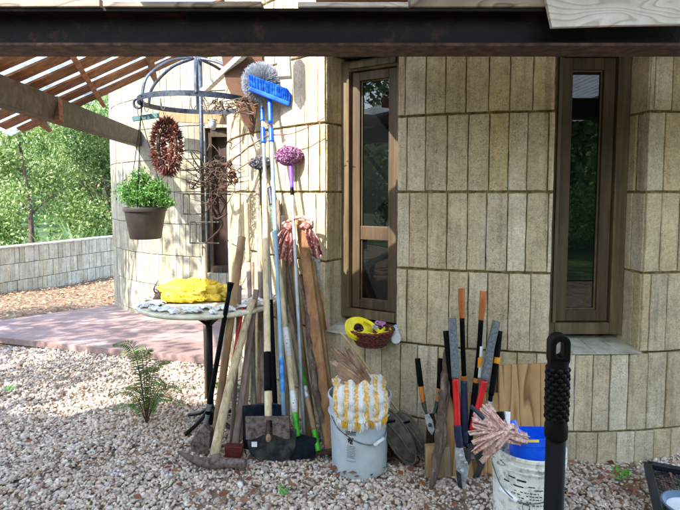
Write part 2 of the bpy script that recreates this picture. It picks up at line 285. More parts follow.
# ------------------------------------------------------------------ plan of the round house
CX, CY, R = 1.30, 4.97, 2.317
BX, BY, BR = -.83, 9.36, 3.0
def hit(px, cx, cy, r):
    s = (px - 340) / F
    # camera depth differs a little from Y; at the eye line they agree
    a = 1 + s * s; b = -2 * (s * cx + cy); c = cx * cx + cy * cy - r * r; D = b * b - 4 * a * c
    Y = (-b - math.sqrt(max(0, D))) / (2 * a); return s * Y, Y
def phiA(px): x, y = hit(px, CX, CY, R); return math.atan2(x - CX, CY - y)
def wallY(px): return hit(px, CX, CY, R)[1]
def arc(cx, cy, r): return lambda phi, z, d: V((cx + (r + d) * math.sin(phi), cy - (r + d) * math.cos(phi), z))
CZS = [CZ + k * .41 for k in range(-5, 5)]
def blocks(mb, fn, u0, u1, zs, usc, w=.105, gap=.007, seed=0, jit=.0018, skip=None, off=.004, cham=.0032, depth=.05):
    """courses of upright blocks; fn(u, z, outward) -> point; usc metres per unit of u"""
    rr = random.Random(seed)
    for k in range(len(zs) - 1):
        z0, z1 = zs[k] + gap, zs[k + 1] - gap; u = u0 - rr.random() * w / usc * .8 if True else u0
        while u < u1:
            ww = w * rr.uniform(.86, 1.12) / usc; a, b = max(u, u0) + gap * .36 / usc, min(u + ww, u1) - gap * .36 / usc; u += ww
            if b - a < .012 / usc: continue
            o = rr.uniform(-off, off); tilt = rr.uniform(-.003, .003); nh = 7
            per = [(a + (b - a) * i / 2, z0) for i in range(2)] + [(b, z0 + (z1 - z0) * i / nh) for i in range(nh)] + [(b - (b - a) * i / 2, z1) for i in range(2)] + [(a, z1 - (z1 - z0) * i / nh) for i in range(nh)]
            n = len(per); J = [(rr.uniform(-jit, jit), rr.uniform(-jit, jit)) for _ in per]; mu, mz = (a + b) / 2, (z0 + z1) / 2
            def pt(i, ins, d):
                x, z = per[i]; x += J[i][0] / usc + (ins / usc) * (1 if x < mu - 1e-6 else -1 if x > mu + 1e-6 else 0); z += J[i][1] + ins * (1 if z < z0 + .001 else -1 if z > z1 - .001 else 0)
                x = min(max(x, u0), u1)
                return fn(x, z, d + o + tilt * (x - mu) * usc / .05)
            vs = [pt(i, cham * rr.uniform(.6, 1.5), 0) for i in range(n)] + [pt(i, 0, -cham) for i in range(n)] + [pt(i, 0, -depth) for i in range(n)]
            mb.add(vs, [tuple(range(n))] + [(i + n, (i + 1) % n + n, (i + 1) % n, i) for i in range(n)] + [(i + 2 * n, (i + 1) % n + 2 * n, (i + 1) % n + n, i + n) for i in range(n)])
def backing(mb, fn, u0, u1, z0, z1, nu=24, d=-.015, d2=-.26):
    for k in range(nu):
        a, b = u0 + (u1 - u0) * k / nu, u0 + (u1 - u0) * (k + 1) / nu
        mb.add([fn(a, z0, d), fn(b, z0, d), fn(b, z1, d), fn(a, z1, d), fn(a, z0, d2), fn(b, z0, d2), fn(b, z1, d2), fn(a, z1, d2)], [(0, 1, 2, 3), (5, 4, 7, 6), (3, 2, 6, 7), (1, 0, 4, 5)] + ([(0, 3, 7, 4)] if k == 0 else []) + ([(1, 5, 6, 2)] if k == nu - 1 else []))
fa = arc(CX, CY, R); ph = {p: phiA(p) for p in (325, 397, 553, 646)}
P0, P1, P2, P3 = ph[325], ph[397], ph[553], ph[646]; PL, PR = -1.75, .75
house = empty('round_house', (CX, CY, 0), 'curved house wall of upright weathered cream concrete blocks with two tall narrow windows', 'house')
house_inv = Matrix.Translation(V((-CX, -CY, 0)))
class HMB(MB):
    def build(s, name, m, parent=None, **k):
        p = V(BASE); s.v = [tuple(V(q) - p) for q in s.v]; return MB.build(s, name, m, parent, **k)
BASE = (CX, CY, 0)
zlo = [-.8, CZ - 4 * .41 + .0] ; zlow = [CZ - 4 * .42, CZ - 3 * .42, CZ - 2 * .42]; zup = [CZ - .84, CZ - .42, CZ, CZ + .41, CZ + .82]; ztop = [CZ + .82, CZ + 1.23, CZ + 1.64]
w = HMB(); blocks(w, fa, PL, PR, [CZ - 5 * .42] + zlow, R, seed=3); blocks(w, fa, PL, P0, zup, R, seed=4, jit=.002)
blocks(w, fa, P1, P2, zup, R, seed=5); blocks(w, fa, P3, PR, zup, R, seed=6); blocks(w, fa, PL, PR, ztop, R, seed=8)
# reveals: the radial faces beside the windows
def reveal(ph_, sgn):
    def fn(u, z, d): return fa(ph_ + sgn * d / R, z, -u)
    return fn
blocks(w, reveal(P0, 1), .012, .25, zup, 1, w=.13, seed=9); blocks(w, reveal(P3, -1), .012, .25, zup, 1, w=.12, seed=10)
w.build('wall', M('block_pier'), house)
b = HMB(); z0 = CZ - 5 * .41
backing(b, fa, PL, PR, z0, zlow[-1] - .004, 60); backing(b, fa, PL, P0 - .003, zlow[-1], zup[-1], 30); backing(b, fa, P1, P2, zlow[-1], zup[-1], 8); backing(b, fa, P3 + .003, PR, zlow[-1], zup[-1], 16); backing(b, fa, PL, PR, ztop[0] + .002, ztop[-1], 60)
b.build('mortar', M('mortar'), house)
def window(pa, pb, z0, z1, dep, fo, fs, rail=None, name='window'):
    A, B = fa(pa, 0, -dep), fa(pb, 0, -dep); A.z = B.z = 0; ux = (B - A).normalized(); nrm = V((ux.y, -ux.x, 0)); W = (B - A).length
    base = V((A.x, A.y, z0)) - V(BASE)
    def bar(mb, x0, x1, za, zb, d0, d1):
        p = lambda x, d, z: base + ux * x + nrm * d + V((0, 0, z))
        mb.add([p(x0, d0, za), p(x1, d0, za), p(x1, d1, za), p(x0, d1, za), p(x0, d0, zb), p(x1, d0, zb), p(x1, d1, zb), p(x0, d1, zb)], [(3, 2, 6, 7), (0, 3, 7, 4), (2, 1, 5, 6), (4, 7, 6, 5), (0, 1, 2, 3), (1, 0, 4, 5)])
    H = z1 - z0
    f = MB(); bar(f, 0, fo, 0, H, -.06, .03); bar(f, W - fo, W, 0, H, -.06, .03); bar(f, fo, W - fo, 0, fo * .9, -.06, .03); bar(f, fo, W - fo, H - fo, H, -.06, .03)
    bar(f, fo * .72, fo - .001, fo, H - fo, .031, .045); bar(f, fo, W - fo, H - fo * .8, H - fo * .2, .031, .05)
    fr = f.build(name, M('window_wood_light'), house, bevel=.003)
    s = MB(); g = .006; a0, a1, b0, b1 = fo + g, W - fo - g, fo * .9 + g, H - fo - g
    bar(s, a0, a0 + fs, b0, b1, -.045, .012); bar(s, a1 - fs, a1, b0, b1, -.045, .012); bar(s, a0 + fs, a1 - fs, b0, b0 + fs, -.045, .012); bar(s, a0 + fs, a1 - fs, b1 - fs, b1, -.045, .012)
    if rail: bar(s, a0 + fs, a1 - fs, rail[0] - z0, rail[1] - z0, -.04, .004)
    s.build('sash', M('window_wood'), fr, bevel=.003)
    q = MB(); bar(q, a0 + fs - .004, a1 - fs + .004, b0 + fs - .004, b1 - fs + .004, -.022, -.016)
    q.build('pane', M('glass_pane'), fr)
    bd = MB()
    for (x0, x1, za, zb) in ((a0 + fs, a0 + fs + .008, b0 + fs, b1 - fs), (a1 - fs - .008, a1 - fs, b0 + fs, b1 - fs), (a0 + fs + .008, a1 - fs - .008, b0 + fs, b0 + fs + .008), (a0 + fs + .008, a1 - fs - .008, b1 - fs - .008, b1 - fs)): bar(bd, x0, x1, za, zb, -.015, -.006)
    bd.build('glazing_bead', M('window_wood_light'), fr)
    k = MB(); bar(k, -.1, W + .1, -.1, H + .35, -.1, -.065); k.build('dark_room_sheet', M('dark_interior'), fr)  # dark sheet stands in for the unlit room behind the window
    return fr
wl = window(P0, P1, CZ - .84 + .06, CZ + .79, .19, .062, .052, (P(370, 241, 3.1).z, P(370, 227, 3.1).z))
wl['label'] = 'narrow left window with a middle rail, brown weathered wood'
wr = window(P2, P3, CZ - .84 + .06, CZ + .79, .175, .07, .062); wr['label'] = 'right window with one tall pane in brown wood'
def sill(pa, pb, proud):
    s = HMB(); n = 8
    for k in range(n):
        a, c = pa + (pb - pa) * (k + .02) / n, pa + (pb - pa) * (k + .98) / n
        if n == 8 and k % 2: continue
        c = pa + (pb - pa) * (k + 1.97) / n; zt = CZ - .84 + .004
        vs = [fa(u, z, d) for z in (CZ - .84, zt) for u, d in ((a, proud), (c, proud), (c, -.24), (a, -.24))]
        for i in (6, 7): vs[i].z += .03
        s.add(vs, [(0, 1, 2, 3), (4, 7, 6, 5), (0, 4, 5, 1), (1, 5, 6, 2), (2, 6, 7, 3), (3, 7, 4, 0)])
    s.build('window_sill', M('sill_concrete'), house, bevel=.005)
sill(P0 - .004, P1 + .004, .02); sill(P2 - .002, P3 + .002, .012)
# far round tower ---------------------------------------------------------
BASE = (BX, BY, -.6); tower = empty('round_tower', BASE, 'pale curved tower of ribbed concrete courses behind the hanging planter, brown window at its right', 'tower')
fb = arc(BX, BY, BR)
def phiB(px): x, y = hit(px, BX, BY, BR); return math.atan2(x - BX, BY - y)
Q0, Q1 = phiB(206), phiB(236); tb = [CZ + k * .41 for k in range(-6, 6)]; zw0, zw1 = CZ - .82 - .19, CZ + .78
w = HMB(); wi = dict(w=.105, gap=.004, jit=.0015, cham=.004)
blocks(w, fb, -1.9, Q0, tb, BR, seed=21, **wi); blocks(w, fb, Q1, .5, tb, BR, seed=22, **wi)
blocks(w, fb, Q0, Q1, [t_ for t_ in tb if t_ < zw0 - .1] + [zw0], BR, seed=23, **wi); blocks(w, fb, Q0, Q1, [zw1] + [t_ for t_ in tb if t_ > zw1 + .1], BR, seed=24, **wi)
w.build('wall', M('block_tower'), tower)
b = HMB(); backing(b, fb, -1.9, Q0, tb[0], tb[-1], 50); backing(b, fb, Q1, .5, tb[0], tb[-1], 20); backing(b, fb, Q0, Q1, tb[0], zw0, 6); backing(b, fb, Q0, Q1, zw1, tb[-1], 6); b.build('mortar', M('mortar_grey'), tower)
s = HMB(); A, B = fb(Q0, 0, -.1), fb(Q1, 0, -.1)
for (a, c, za, zb) in ((0, .12, zw0, zw1), (.88, 1, zw0, zw1), (.12, .88, zw0, zw0 + .08), (.12, .88, zw1 - .1, zw1)):
    p, q = A.lerp(B, a), A.lerp(B, c); s.beam(V((*p.lerp(q, .5).xy, za)), V((*p.lerp(q, .5).xy, zb)), (q - p).length, .1, up=(0, 1, 0))
fr = s.build('window', M('window_wood'), tower)
s = HMB(); s.add([V((*A.xy, zw0)) + V((0, .05, 0)), V((*B.xy, zw0)) + V((0, .05, 0)), V((*B.xy, zw1)) + V((0, .05, 0)), V((*A.xy, zw1)) + V((0, .05, 0))], [(0, 1, 2, 3)]); s.build('pane', M('reflected_brown'), fr, thick=.02)
# garden wall -------------------------------------------------------------
# simple explicit curve through measured points (x, y)
gp = [P(170, 235, 13.6), P(112, 237, 12.4), P(56, 240, 11.0), P(0, 246, 9.9), P(-60, 251, 8.9), P(-140, 260, 7.9), P(-240, 270, 7.0)]
cum = [0]
for i in range(1, len(gp)): cum.append(cum[-1] + (gp[i].xy - gp[i - 1].xy).length)
def fg(u, z, d):
    u = min(max(u, 0), cum[-1] - 1e-4); i = max(k for k in range(len(cum) - 1) if cum[k] <= u); t_ = (u - cum[i]) / (cum[i + 1] - cum[i])
    g = lambda k: gp[max(0, min(len(gp) - 1, k))].xy
    a, b_, c, e = g(i - 1), g(i), g(i + 1), g(i + 2); p = .5 * ((2 * b_) + (c - a) * t_ + (2 * a - 5 * b_ + 4 * c - e) * t_ ** 2 + (3 * b_ - a - 3 * c + e) * t_ ** 3)
    tt = (c - a).normalized() if i else (c - b_).normalized(); tt = (c - a).lerp(e - b_, t_).normalized(); n = V((-tt.y, tt.x)); n = n if n.y < 0 else -n
    return V((p.x + n.x * d, p.y + n.y * d, z))
BASE = (-4.5, 10.5, -.7); gw = empty('garden_wall', BASE, 'low curved wall of ribbed pale concrete blocks in front of the trees', 'wall')
gzs = [-1.1, -.72, -.38, -.04, .285]
w = HMB(); blocks(w, fg, 0, cum[-1], gzs, 1, w=.105, gap=.006, jit=.003, seed=31, off=.009); w.build('block_courses', M('block_garden'), gw)
b = HMB(); backing(b, fg, 0, cum[-1], -1.1, .28, 50, d2=-.2); b.build('mortar', M('mortar_grey'), gw)
b = HMB(); b.grid(lambda u, v_: fg(u * cum[-1], .288 + .012 * (v_ > .01) * (v_ < .99), .02 - .24 * v_), 60, 4); b.build('coping', M('sill_concrete'), gw, thick=.03)
# ------------------------------------------------------------------ ground
def sheet(name, m, fn, nu, nv): o = MB().grid(fn, nu, nv).build(name, m, smooth=True); return struct(o)
def gfn(u, v_):
    x = (u - .5) * 2; y = (v_ - .5) * 2; x = x * (abs(x) ** 2) * 120; y = y * (abs(y) ** 2) * 120 + 4
    return V((x, y, gz(x, y) - .012))
sheet('ground', M('ground'), gfn, 160, 160)
# pinkish paved path between the gravel and the tower
pv = [G(-150, 336), G(0, 343), G(77, 351.5), G(167, 360.5), G(240, 367), G(268, 371), G(268, 330), G(232, 310), G(113, 308.5), G(0, 325), G(-150, 345 - 17)]
pv = [V((*p.xy, gz(*p.xy) + .03)) for p in pv]
pv = [V((p.x, p.y, p.z)) for p in pv]
def inpoly(x, y, poly):
    c = False; j = len(poly) - 1
    for i in range(len(poly)):
        if (poly[i].y > y) != (poly[j].y > y) and x < (poly[j].x - poly[i].x) * (y - poly[i].y) / (poly[j].y - poly[i].y) + poly[i].x: c = not c
        j = i
    return c
near = [pv[i] for i in (0, 1, 2, 3, 4, 5)]; far = [pv[i] for i in (10, 9, 8, 7, 6, 6)]
far[5] = V((pv[6].x + .6, pv[6].y, pv[6].z))
near.append(near[-1] + V((1.2, -.1, 0))); far.append(far[-1] + V((1.0, .2, 0)))
def lerpl(L, u): u = min(u, .9999) * (len(L) - 1); i = int(u); return L[i].lerp(L[i + 1], u - i)
def pvf(u, v_):
    p = lerpl(near, u).lerp(lerpl(far, u), v_); p.z = gz(p.x, p.y) + .03; return p
struct(MB().grid(pvf, 60, 14).build('path', M('paving'), thick=.06))
pvp = near + far[::-1]
# gravel: crushed stones, one mesh
def stones(n, xr, yr, smin, smax, seed):
    r = np.random.default_rng(seed); ph_ = (1 + 5 ** .5) / 2
    bv = np.array([(-1, ph_, 0), (1, ph_, 0), (-1, -ph_, 0), (1, -ph_, 0), (0, -1, ph_), (0, 1, ph_), (0, -1, -ph_), (0, 1, -ph_), (ph_, 0, -1), (ph_, 0, 1), (-ph_, 0, -1), (-ph_, 0, 1)]) / 1.9
    bf = np.array([(0, 11, 5), (0, 5, 1), (0, 1, 7), (0, 7, 10), (0, 10, 11), (1, 5, 9), (5, 11, 4), (11, 10, 2), (10, 7, 6), (7, 1, 8), (3, 9, 4), (3, 4, 2), (3, 2, 6), (3, 6, 8), (3, 8, 9), (4, 9, 5), (2, 4, 11), (6, 2, 10), (8, 6, 7), (9, 8, 1)])
    x = r.uniform(*xr, n); y = r.uniform(*yr, n)
    keep = np.array([not inpoly(a, b, pvp) and (a - CX) ** 2 + (b - CY) ** 2 > (R - .02) ** 2 and (b < 5.3) for a, b in zip(x, y)])
    x, y = x[keep], y[keep]; n = len(x)
    z = np.array([gz(a, b) for a, b in zip(x, y)]) + np.array([-.013 + .014 * noise.noise(V((a * 3, b * 3, 1))) + .012 * noise.noise(V((a * 9, b * 9, 4))) for a, b in zip(x, y)])
    s = r.uniform(smin, smax, n) * np.where(r.random(n) < .12, 1.45, 1); sc_ = np.stack([s * r.uniform(.8, 1.35, n), s * r.uniform(.6, 1.0, n), s * r.uniform(.4, .75, n)], 1) / 2
    v_ = bv[None] * (1 + r.uniform(-.42, .35, (n, 12, 1))) * sc_[:, None]
    a, b_, c = r.uniform(0, 2 * PI, n), r.normal(0, .45, n), r.normal(0, .45, n)
    ca, sa = np.cos(a), np.sin(a); X = v_[..., 0].copy(); Y = v_[..., 1].copy(); Z = v_[..., 2].copy()
    cb, sb = np.cos(b_)[:, None], np.sin(b_)[:, None]; Y, Z = Y * cb - Z * sb, Y * sb + Z * cb
    cc, s2 = np.cos(c)[:, None], np.sin(c)[:, None]; X, Z = X * cc - Z * s2, X * s2 + Z * cc
    X, Y = X * ca[:, None] - Y * sa[:, None], X * sa[:, None] + Y * ca[:, None]
    W = np.stack([X + x[:, None], Y + y[:, None], Z + (z + r.uniform(-.004, .012, n))[:, None]], -1).reshape(-1, 3)
    Fc = (bf[None] + (np.arange(n) * 12)[:, None, None]).reshape(-1, 3)
    return W, Fc
def npmesh(name, parts, m):
    o_ = 0; Vs, Fs = [], []
    for W, Fc in parts: Vs.append(W); Fs.append(Fc + o_); o_ += len(W)
    Vs = np.concatenate(Vs); Fs = np.concatenate(Fs); k = Fs.shape[1]
    me = bpy.data.meshes.new(name); me.vertices.add(len(Vs)); me.vertices.foreach_set('co', Vs.astype(np.float32).ravel())
    me.loops.add(Fs.size); me.loops.foreach_set('vertex_index', Fs.astype(np.int32).ravel()); me.polygons.add(len(Fs))
    me.polygons.foreach_set('loop_start', np.arange(0, Fs.size, k, dtype=np.int32)); me.update(calc_edges=True); me.validate(); me.materials.append(m)
    o = bpy.data.objects.new(name, me); COL.objects.link(o); return o
g = npmesh('gravel', [stones(68000, (-2.9, 2.6), (1.7, 3.6), .015, .028, 1), stones(30000, (-4.6, 1.2), (3.6, 5.3), .020, .034, 2), stones(9000, (-2.6, 2.6), (.6, 1.7), .024, .04, 3)], M('stones'))
struct(g, 'stuff')
# leaves -------------------------------------------------------------------
def leafcloud(cen, rad, n, size, seed, up=.3, shell=.5, aspect=.45):
    """n diamond leaves spread through ellipsoids; returns numpy verts, quads"""
    r = np.random.default_rng(seed); cen = np.array(cen); rad = np.array(rad); k = r.choice(len(cen), n, p=(rad.prod(1) ** .6) / (rad.prod(1) ** .6).sum())
    d = r.normal(size=(n, 3)); d /= np.linalg.norm(d, axis=1, keepdims=True); q = r.random(n)[:, None] ** shell
    c = cen[k] + d * q * rad[k]; ax = r.normal(size=(n, 3)); ax[:, 2] -= up; ax /= np.linalg.norm(ax, axis=1, keepdims=True)
    sd = np.cross(ax, r.normal(size=(n, 3))); sd /= np.linalg.norm(sd, axis=1, keepdims=True); L = size * r.uniform(.6, 1.4, n)[:, None]
    nn = np.cross(ax, sd) * L * .15
    W = np.stack([c - ax * L / 2, c + sd * L * aspect / 2 + nn, c + ax * L / 2, c - sd * L * aspect / 2 + nn], 1).reshape(-1, 3)
    return W, np.arange(n * 4).reshape(n, 4)
def tree(name, x, y, h, cr, nleaf, lsize, m, label, seed, group, cz=.62, trunk_r=.12, sp=(1, 1, .8), lean=0):
    r = random.Random(seed); z0 = gz(x, y) - .05 if y > -3 else 0; root = empty(name, (x, y, z0), label, 'tree', group)
    tb_ = MB(); top = V((lean, 0, h * .8)); tp = [V((lean * t_ + .08 * math.sin(t_ * 5 + seed), .08 * math.cos(t_ * 4 + seed), h * .8 * t_)) for t_ in [i / 8 for i in range(9)]]
    tb_.tube(tp, [trunk_r * (1.25 - t_ * 1.0) for t_ in [i / 8 for i in range(9)]], 10); cen, rad = [], []
    for i in range(11):
        t_ = r.uniform(.3, .98); b0 = tp[min(8, int(t_ * 8))]; a = r.uniform(0, 2 * PI); L = cr * r.uniform(.55, 1.0)
        e = V((b0.x + math.cos(a) * L, b0.y + math.sin(a) * L, max(b0.z, h * (cz - .25)) + L * r.uniform(.1, .7))); mid = b0.lerp(e, .5) + V((0, 0, .12 * L))
        tb_.tube([b0, mid, e], [trunk_r * .4, trunk_r * .25, trunk_r * .06], 6); 
        for s_ in range(3):
            q = e + V([r.uniform(-.4, .4) * cr for _ in range(3)]); cen.append(q); rr_ = cr * r.uniform(.18, .42); rad.append((rr_ * sp[0], rr_ * sp[1], rr_ * sp[2]))
    for s_ in range(8): cen.append(V((r.uniform(-.4, .4) * cr + lean, r.uniform(-.4, .4) * cr, h * r.uniform(cz - .1, 1.0)))); rr_ = cr * r.uniform(.2, .4); rad.append((rr_, rr_, rr_ * .8))
    tb_.build('trunk', M('bark'), root, smooth=True); o = npmesh('crown', [leafcloud([tuple(c) for c in cen], rad, nleaf, lsize, seed)], M(m)); o.parent = root; return root
struct(npmesh('woodland', [leafcloud([(-28 + i * 3.1, 29 + (i % 3) * 2, 1.2 + (i * 7 % 5) * 1.1) for i in range(12)], [(2.9, 1.6, 3.2)] * 12, 26000, .26, 5, 0, .6)], M('leaf_mid')), 'stuff')
hs = MB().grid(lambda u, v_: V((-60 + 62 * u, 34 + 20 * v_, -1 + 7.5 * v_ ** .7 + 1.2 * noise.noise(V((u * 9, v_ * 4, 0))))), 50, 12).build('hillside', M('hill'), smooth=True); struct(hs)
grp = 'trees beyond the low wall'
TR = [('slender tree with pale upright trunk, nearest behind the low wall at far left', -7.6, 12.6, 5.0, 1.3, 'leaf_bright', .09), ('bushy light green tree spreading above the middle of the low wall', -6.9, 15.5, 5.2, 1.7, 'leaf_bright', .10),
      ('bright tree whose forked trunk rises beside the pale tower edge', -5.6, 15.0, 5.0, 1.5, 'leaf_mid', .11), ('thick dark trunked tree standing deeper among the trees', -8.0, 17.5, 5.6, 1.7, 'leaf_mid', .17),
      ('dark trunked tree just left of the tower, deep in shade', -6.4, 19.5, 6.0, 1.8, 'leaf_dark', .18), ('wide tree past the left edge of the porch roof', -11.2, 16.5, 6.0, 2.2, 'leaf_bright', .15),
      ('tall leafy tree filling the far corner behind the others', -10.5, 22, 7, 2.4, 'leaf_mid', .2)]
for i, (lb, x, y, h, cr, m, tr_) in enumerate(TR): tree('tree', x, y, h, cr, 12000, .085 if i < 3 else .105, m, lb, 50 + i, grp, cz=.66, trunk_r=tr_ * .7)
# strap-leaved plants behind the wall
def strap(loc, seed, label, n=22, L=.75, wd=.05, m='leaf_bright'):
    r = random.Random(seed); root = empty('strap_leaf_plant', loc, label, 'plant', 'strap leaved plants along the wall'); b_ = MB()
    for i in range(n):
        a = r.uniform(0, 2 * PI); l = L * r.uniform(.6, 1.1); sp_ = r.uniform(.25, .8)
        def f(u, v_, a=a, l=l, sp_=sp_):
            z = l * (u * (1.15 - .45 * u * sp_ * 1.6)); rr_ = l * sp_ * u * u + .03; w_ = wd * math.sin(PI * min(1, .12 + u * .88)) * (v_ - .5)
            return V((math.cos(a) * rr_ - math.sin(a) * w_, math.sin(a) * rr_ + math.cos(a) * w_, z + abs(v_ - .5) * .02))
        b_.grid(f, 6, 2)
    b_.build('foliage', M(m), root, smooth=True); s_ = MB(); s_.tube([(0, 0, -.1), (0, 0, .12)], [.05, .03], 8); s_.build('stem', M('bark'), root); return root
for i, (px, Y, lb) in enumerate([(48, 12.3, 'strap leaved plant at the left end of the clump behind the wall'), (62, 12.9, 'second strap leaved plant, behind the wall'), (74, 12.7, 'tallest strap leaved plant in the middle of the clump'), (88, 13.6, 'strap leaved plant toward the tower'), (101, 14.2, 'rightmost strap leaved plant beside the tower')]):
    p = P(px, 240, Y); strap((p.x, Y, -.7), 70 + i, lb, L=1.45 if i in (2,) else 1.25, wd=.1)
# trees on the camera's side of the garden (they shade the gravel and show in the glass)
gb = 'trees on the lawn across from the house'
for i, (x, y, h, cr, lb) in enumerate([(-7.6, -2.2, 7.5, 2.0, 'leafy tree left of the path, opposite the tower'), (-3.4, -9.0, 8, 2.6, 'leafy tree far across the lawn'), (2.2, -8.2, 7.0, 2.4, 'leafy tree facing the right window'), (5.2, -10.5, 8, 2.8, 'leafy tree at the far right of the lawn')]):
    tree('lawn_tree', x, y, h, cr, 5000, .16, 'leaf_mid' if i else 'leaf_bright', lb, 90 + i, gb, cz=.62, trunk_r=.15)
struct(npmesh('woodland', [leafcloud([(-21 + i * 2.0, -12.5 - 2 * math.sin(i * .8) + (max(0, 7 - i) ** 1.5) * 1.0, 1.6 + (i * 5 % 4) * 1.1 + 2.6 * (i % 2)) for i in range(22)], [(2.6, 1.8, 3.0)] * 22, 60000, .30, 15, 0, .7)], M('leaf_mid')), 'stuff')
hb = MB().grid(lambda u, v_: V((-60 + 100 * u, -17 - 14 * v_ + 22 * max(0, .42 - u) ** 1.0 * 2, -.6 + 9 * v_ ** .6 + noise.noise(V((u * 14, v_ * 4, 0))))), 50, 12).build('hillside', M('hill'), smooth=True); struct(hb)
struct(MB().grid(lambda u, v_: V((-30 + 60 * u, -2.5 - 16 * v_, -.05)), 10, 10).build('lawn', M('hill'), smooth=True))
struct(MB().grid(lambda u, v_: V((-30 + 30 * u, 13.4 + 22 * v_ + max(0, -6 - (-30 + 30 * u)) * .0, gz(0, 12) + .012)), 10, 10).build('lawn', M('hill'), smooth=True))
tree('lawn_tree', -6.6, 3.9, 6.6, 1.7, 5200, .15, 'leaf_bright', 'leafy tree close by the path whose crown dapples the tower with shade', 97, gb, cz=.66, trunk_r=.12)
struct(npmesh('undergrowth', [leafcloud([(-13 + i * 1.05, 16.0 + 1.2 * math.sin(i * 1.9), (.15 + .35 * (i % 3))) for i in range(12)], [(.95, .8, 1.2)] * 12, 24000, .11, 25, 0, .6)], M('leaf_bright')), 'stuff')
tree('lawn_tree', -5.7, 1.5, 6.2, 1.7, 2600, .14, 'leaf_bright', 'unseen light open tree added beside the porch to dapple the gravel with shade', 98, gb, cz=.7, trunk_r=.1)  # added out of view to break up the sun on the left gravel
hd = npmesh('hedge', [leafcloud([(-6 + i * 1.1, -7.0 + .2 * math.sin(i * 2), .75) for i in range(16)], [(.85, .55, .8)] * 16, 20000, .1, 77, 0, .45)], M('leaf_hedge'))
tag(hd, 'clipped bright green hedge across the lawn, seen mirrored in the windows', 'hedge')
# leaf litter past the path, rust leaves on the gravel
def litter(n, fn, size, seed, m, name):
    r = random.Random(seed); Vs = []; k = 0
    while k < n:
        x, y = fn(r)
        if (x - BX) ** 2 + (y - BY) ** 2 < BR ** 2 + .05 or (x - CX) ** 2 + (y - CY) ** 2 < R * R + .02: k += 1; continue
        on = inpoly(x, y, pvp); z = gz(x, y) + (.034 if on else 0) + r.uniform(.002, .02) * (0 if on else 1); a = r.uniform(0, 2 * PI); L = size * r.uniform(.5, 1.4); w_ = L * r.uniform(.3, .6)
        ca, sa = math.cos(a), math.sin(a); tl = r.uniform(-.3, .3) * L
        for (u, v_, h) in ((-L / 2, 0, 0), (0, w_ / 2, tl + .2 * w_), (L / 2, 0, .1 * L), (0, -w_ / 2, -tl * .3 + .25 * w_)): Vs.append((x + u * ca - v_ * sa, y + u * sa + v_ * ca, z + max(0, h) + .002))
        k += 1
    n = len(Vs) // 4; return npmesh(name, [(np.array(Vs), np.arange(n * 4).reshape(n, 4))], m)
struct(litter(15000, lambda r: (r.uniform(-12, -2.6), r.uniform(6.2, 12.8)), .055, 4, M('leaf_litter_mat'), 'leaf_litter'), 'stuff')
def lf(r):
    c = r.choice([(1.35, 2.45, .16, .12), (1.45, 2.3, .12, .1), (-.9, 2.9, .3, .3), (-.4, 2.5, .9, .25), (-.2, 2.3, 1.2, .2), (-1.6, 2.6, .8, .5), (.15, 2.5, .3, .15), (-.8, 2.4, .3, .2), (1.2, 2.3, .5, .3)]); return r.gauss(c[0], c[2]), r.gauss(c[1], c[3])
o = litter(420, lf, .040, 5, M('leaf_rust'), 'fallen_leaves'); struct(o, 'stuff')
me = o.data; co = np.empty(len(me.vertices) * 3, np.float32); me.vertices.foreach_get('co', co); co = co.reshape(-1, 3); co[:, 2] += .016; me.vertices.foreach_set('co', co.ravel())
struct(litter(240, lambda r: (r.gauss(-2.6, .8), r.gauss(6.2, .7)), .045, 6, M('leaf_litter_mat'), 'path_leaves'), 'stuff')
# ------------------------------------------------------------------ helpers for things placed in world space
class WB(MB):
    """built in world space, stored relative to the thing's base"""
    def __init__(s, base): MB.__init__(s); s.base = V(base)
    def build(s, name, m, parent=None, **k): s.v = [tuple(V(q) - s.base) for q in s.v]; return MB.build(s, name, m, parent, **k)
def curve(pts, n=8):
    """smooth path through points"""
    pts = [V(p) for p in pts]; out = []
    for i in range(len(pts) - 1):
        a, b, c, d = pts[max(0, i - 1)], pts[i], pts[i + 1], pts[min(len(pts) - 1, i + 2)]
        for j in range(n):
            t_ = j / n; out.append(.5 * ((2 * b) + (c - a) * t_ + (2 * a - 5 * b + 4 * c - d) * t_ ** 2 + (3 * b - a - 3 * c + d) * t_ ** 3))
    return out + [pts[-1]]
def lerpr(rs, n): return [rs[min(len(rs) - 2, int(i / (n - 1) * (len(rs) - 1)))] * (1 - (i / (n - 1) * (len(rs) - 1) - min(len(rs) - 2, int(i / (n - 1) * (len(rs) - 1))))) + rs[min(len(rs) - 2, int(i / (n - 1) * (len(rs) - 1))) + 1] * (i / (n - 1) * (len(rs) - 1) - min(len(rs) - 2, int(i / (n - 1) * (len(rs) - 1)))) for i in range(n)]
def single(name, wb, m, label, cat, group=None, **k):
    o = wb.build(name, m, None, **k); o.location = wb.base; return tag(o, label, cat, group)
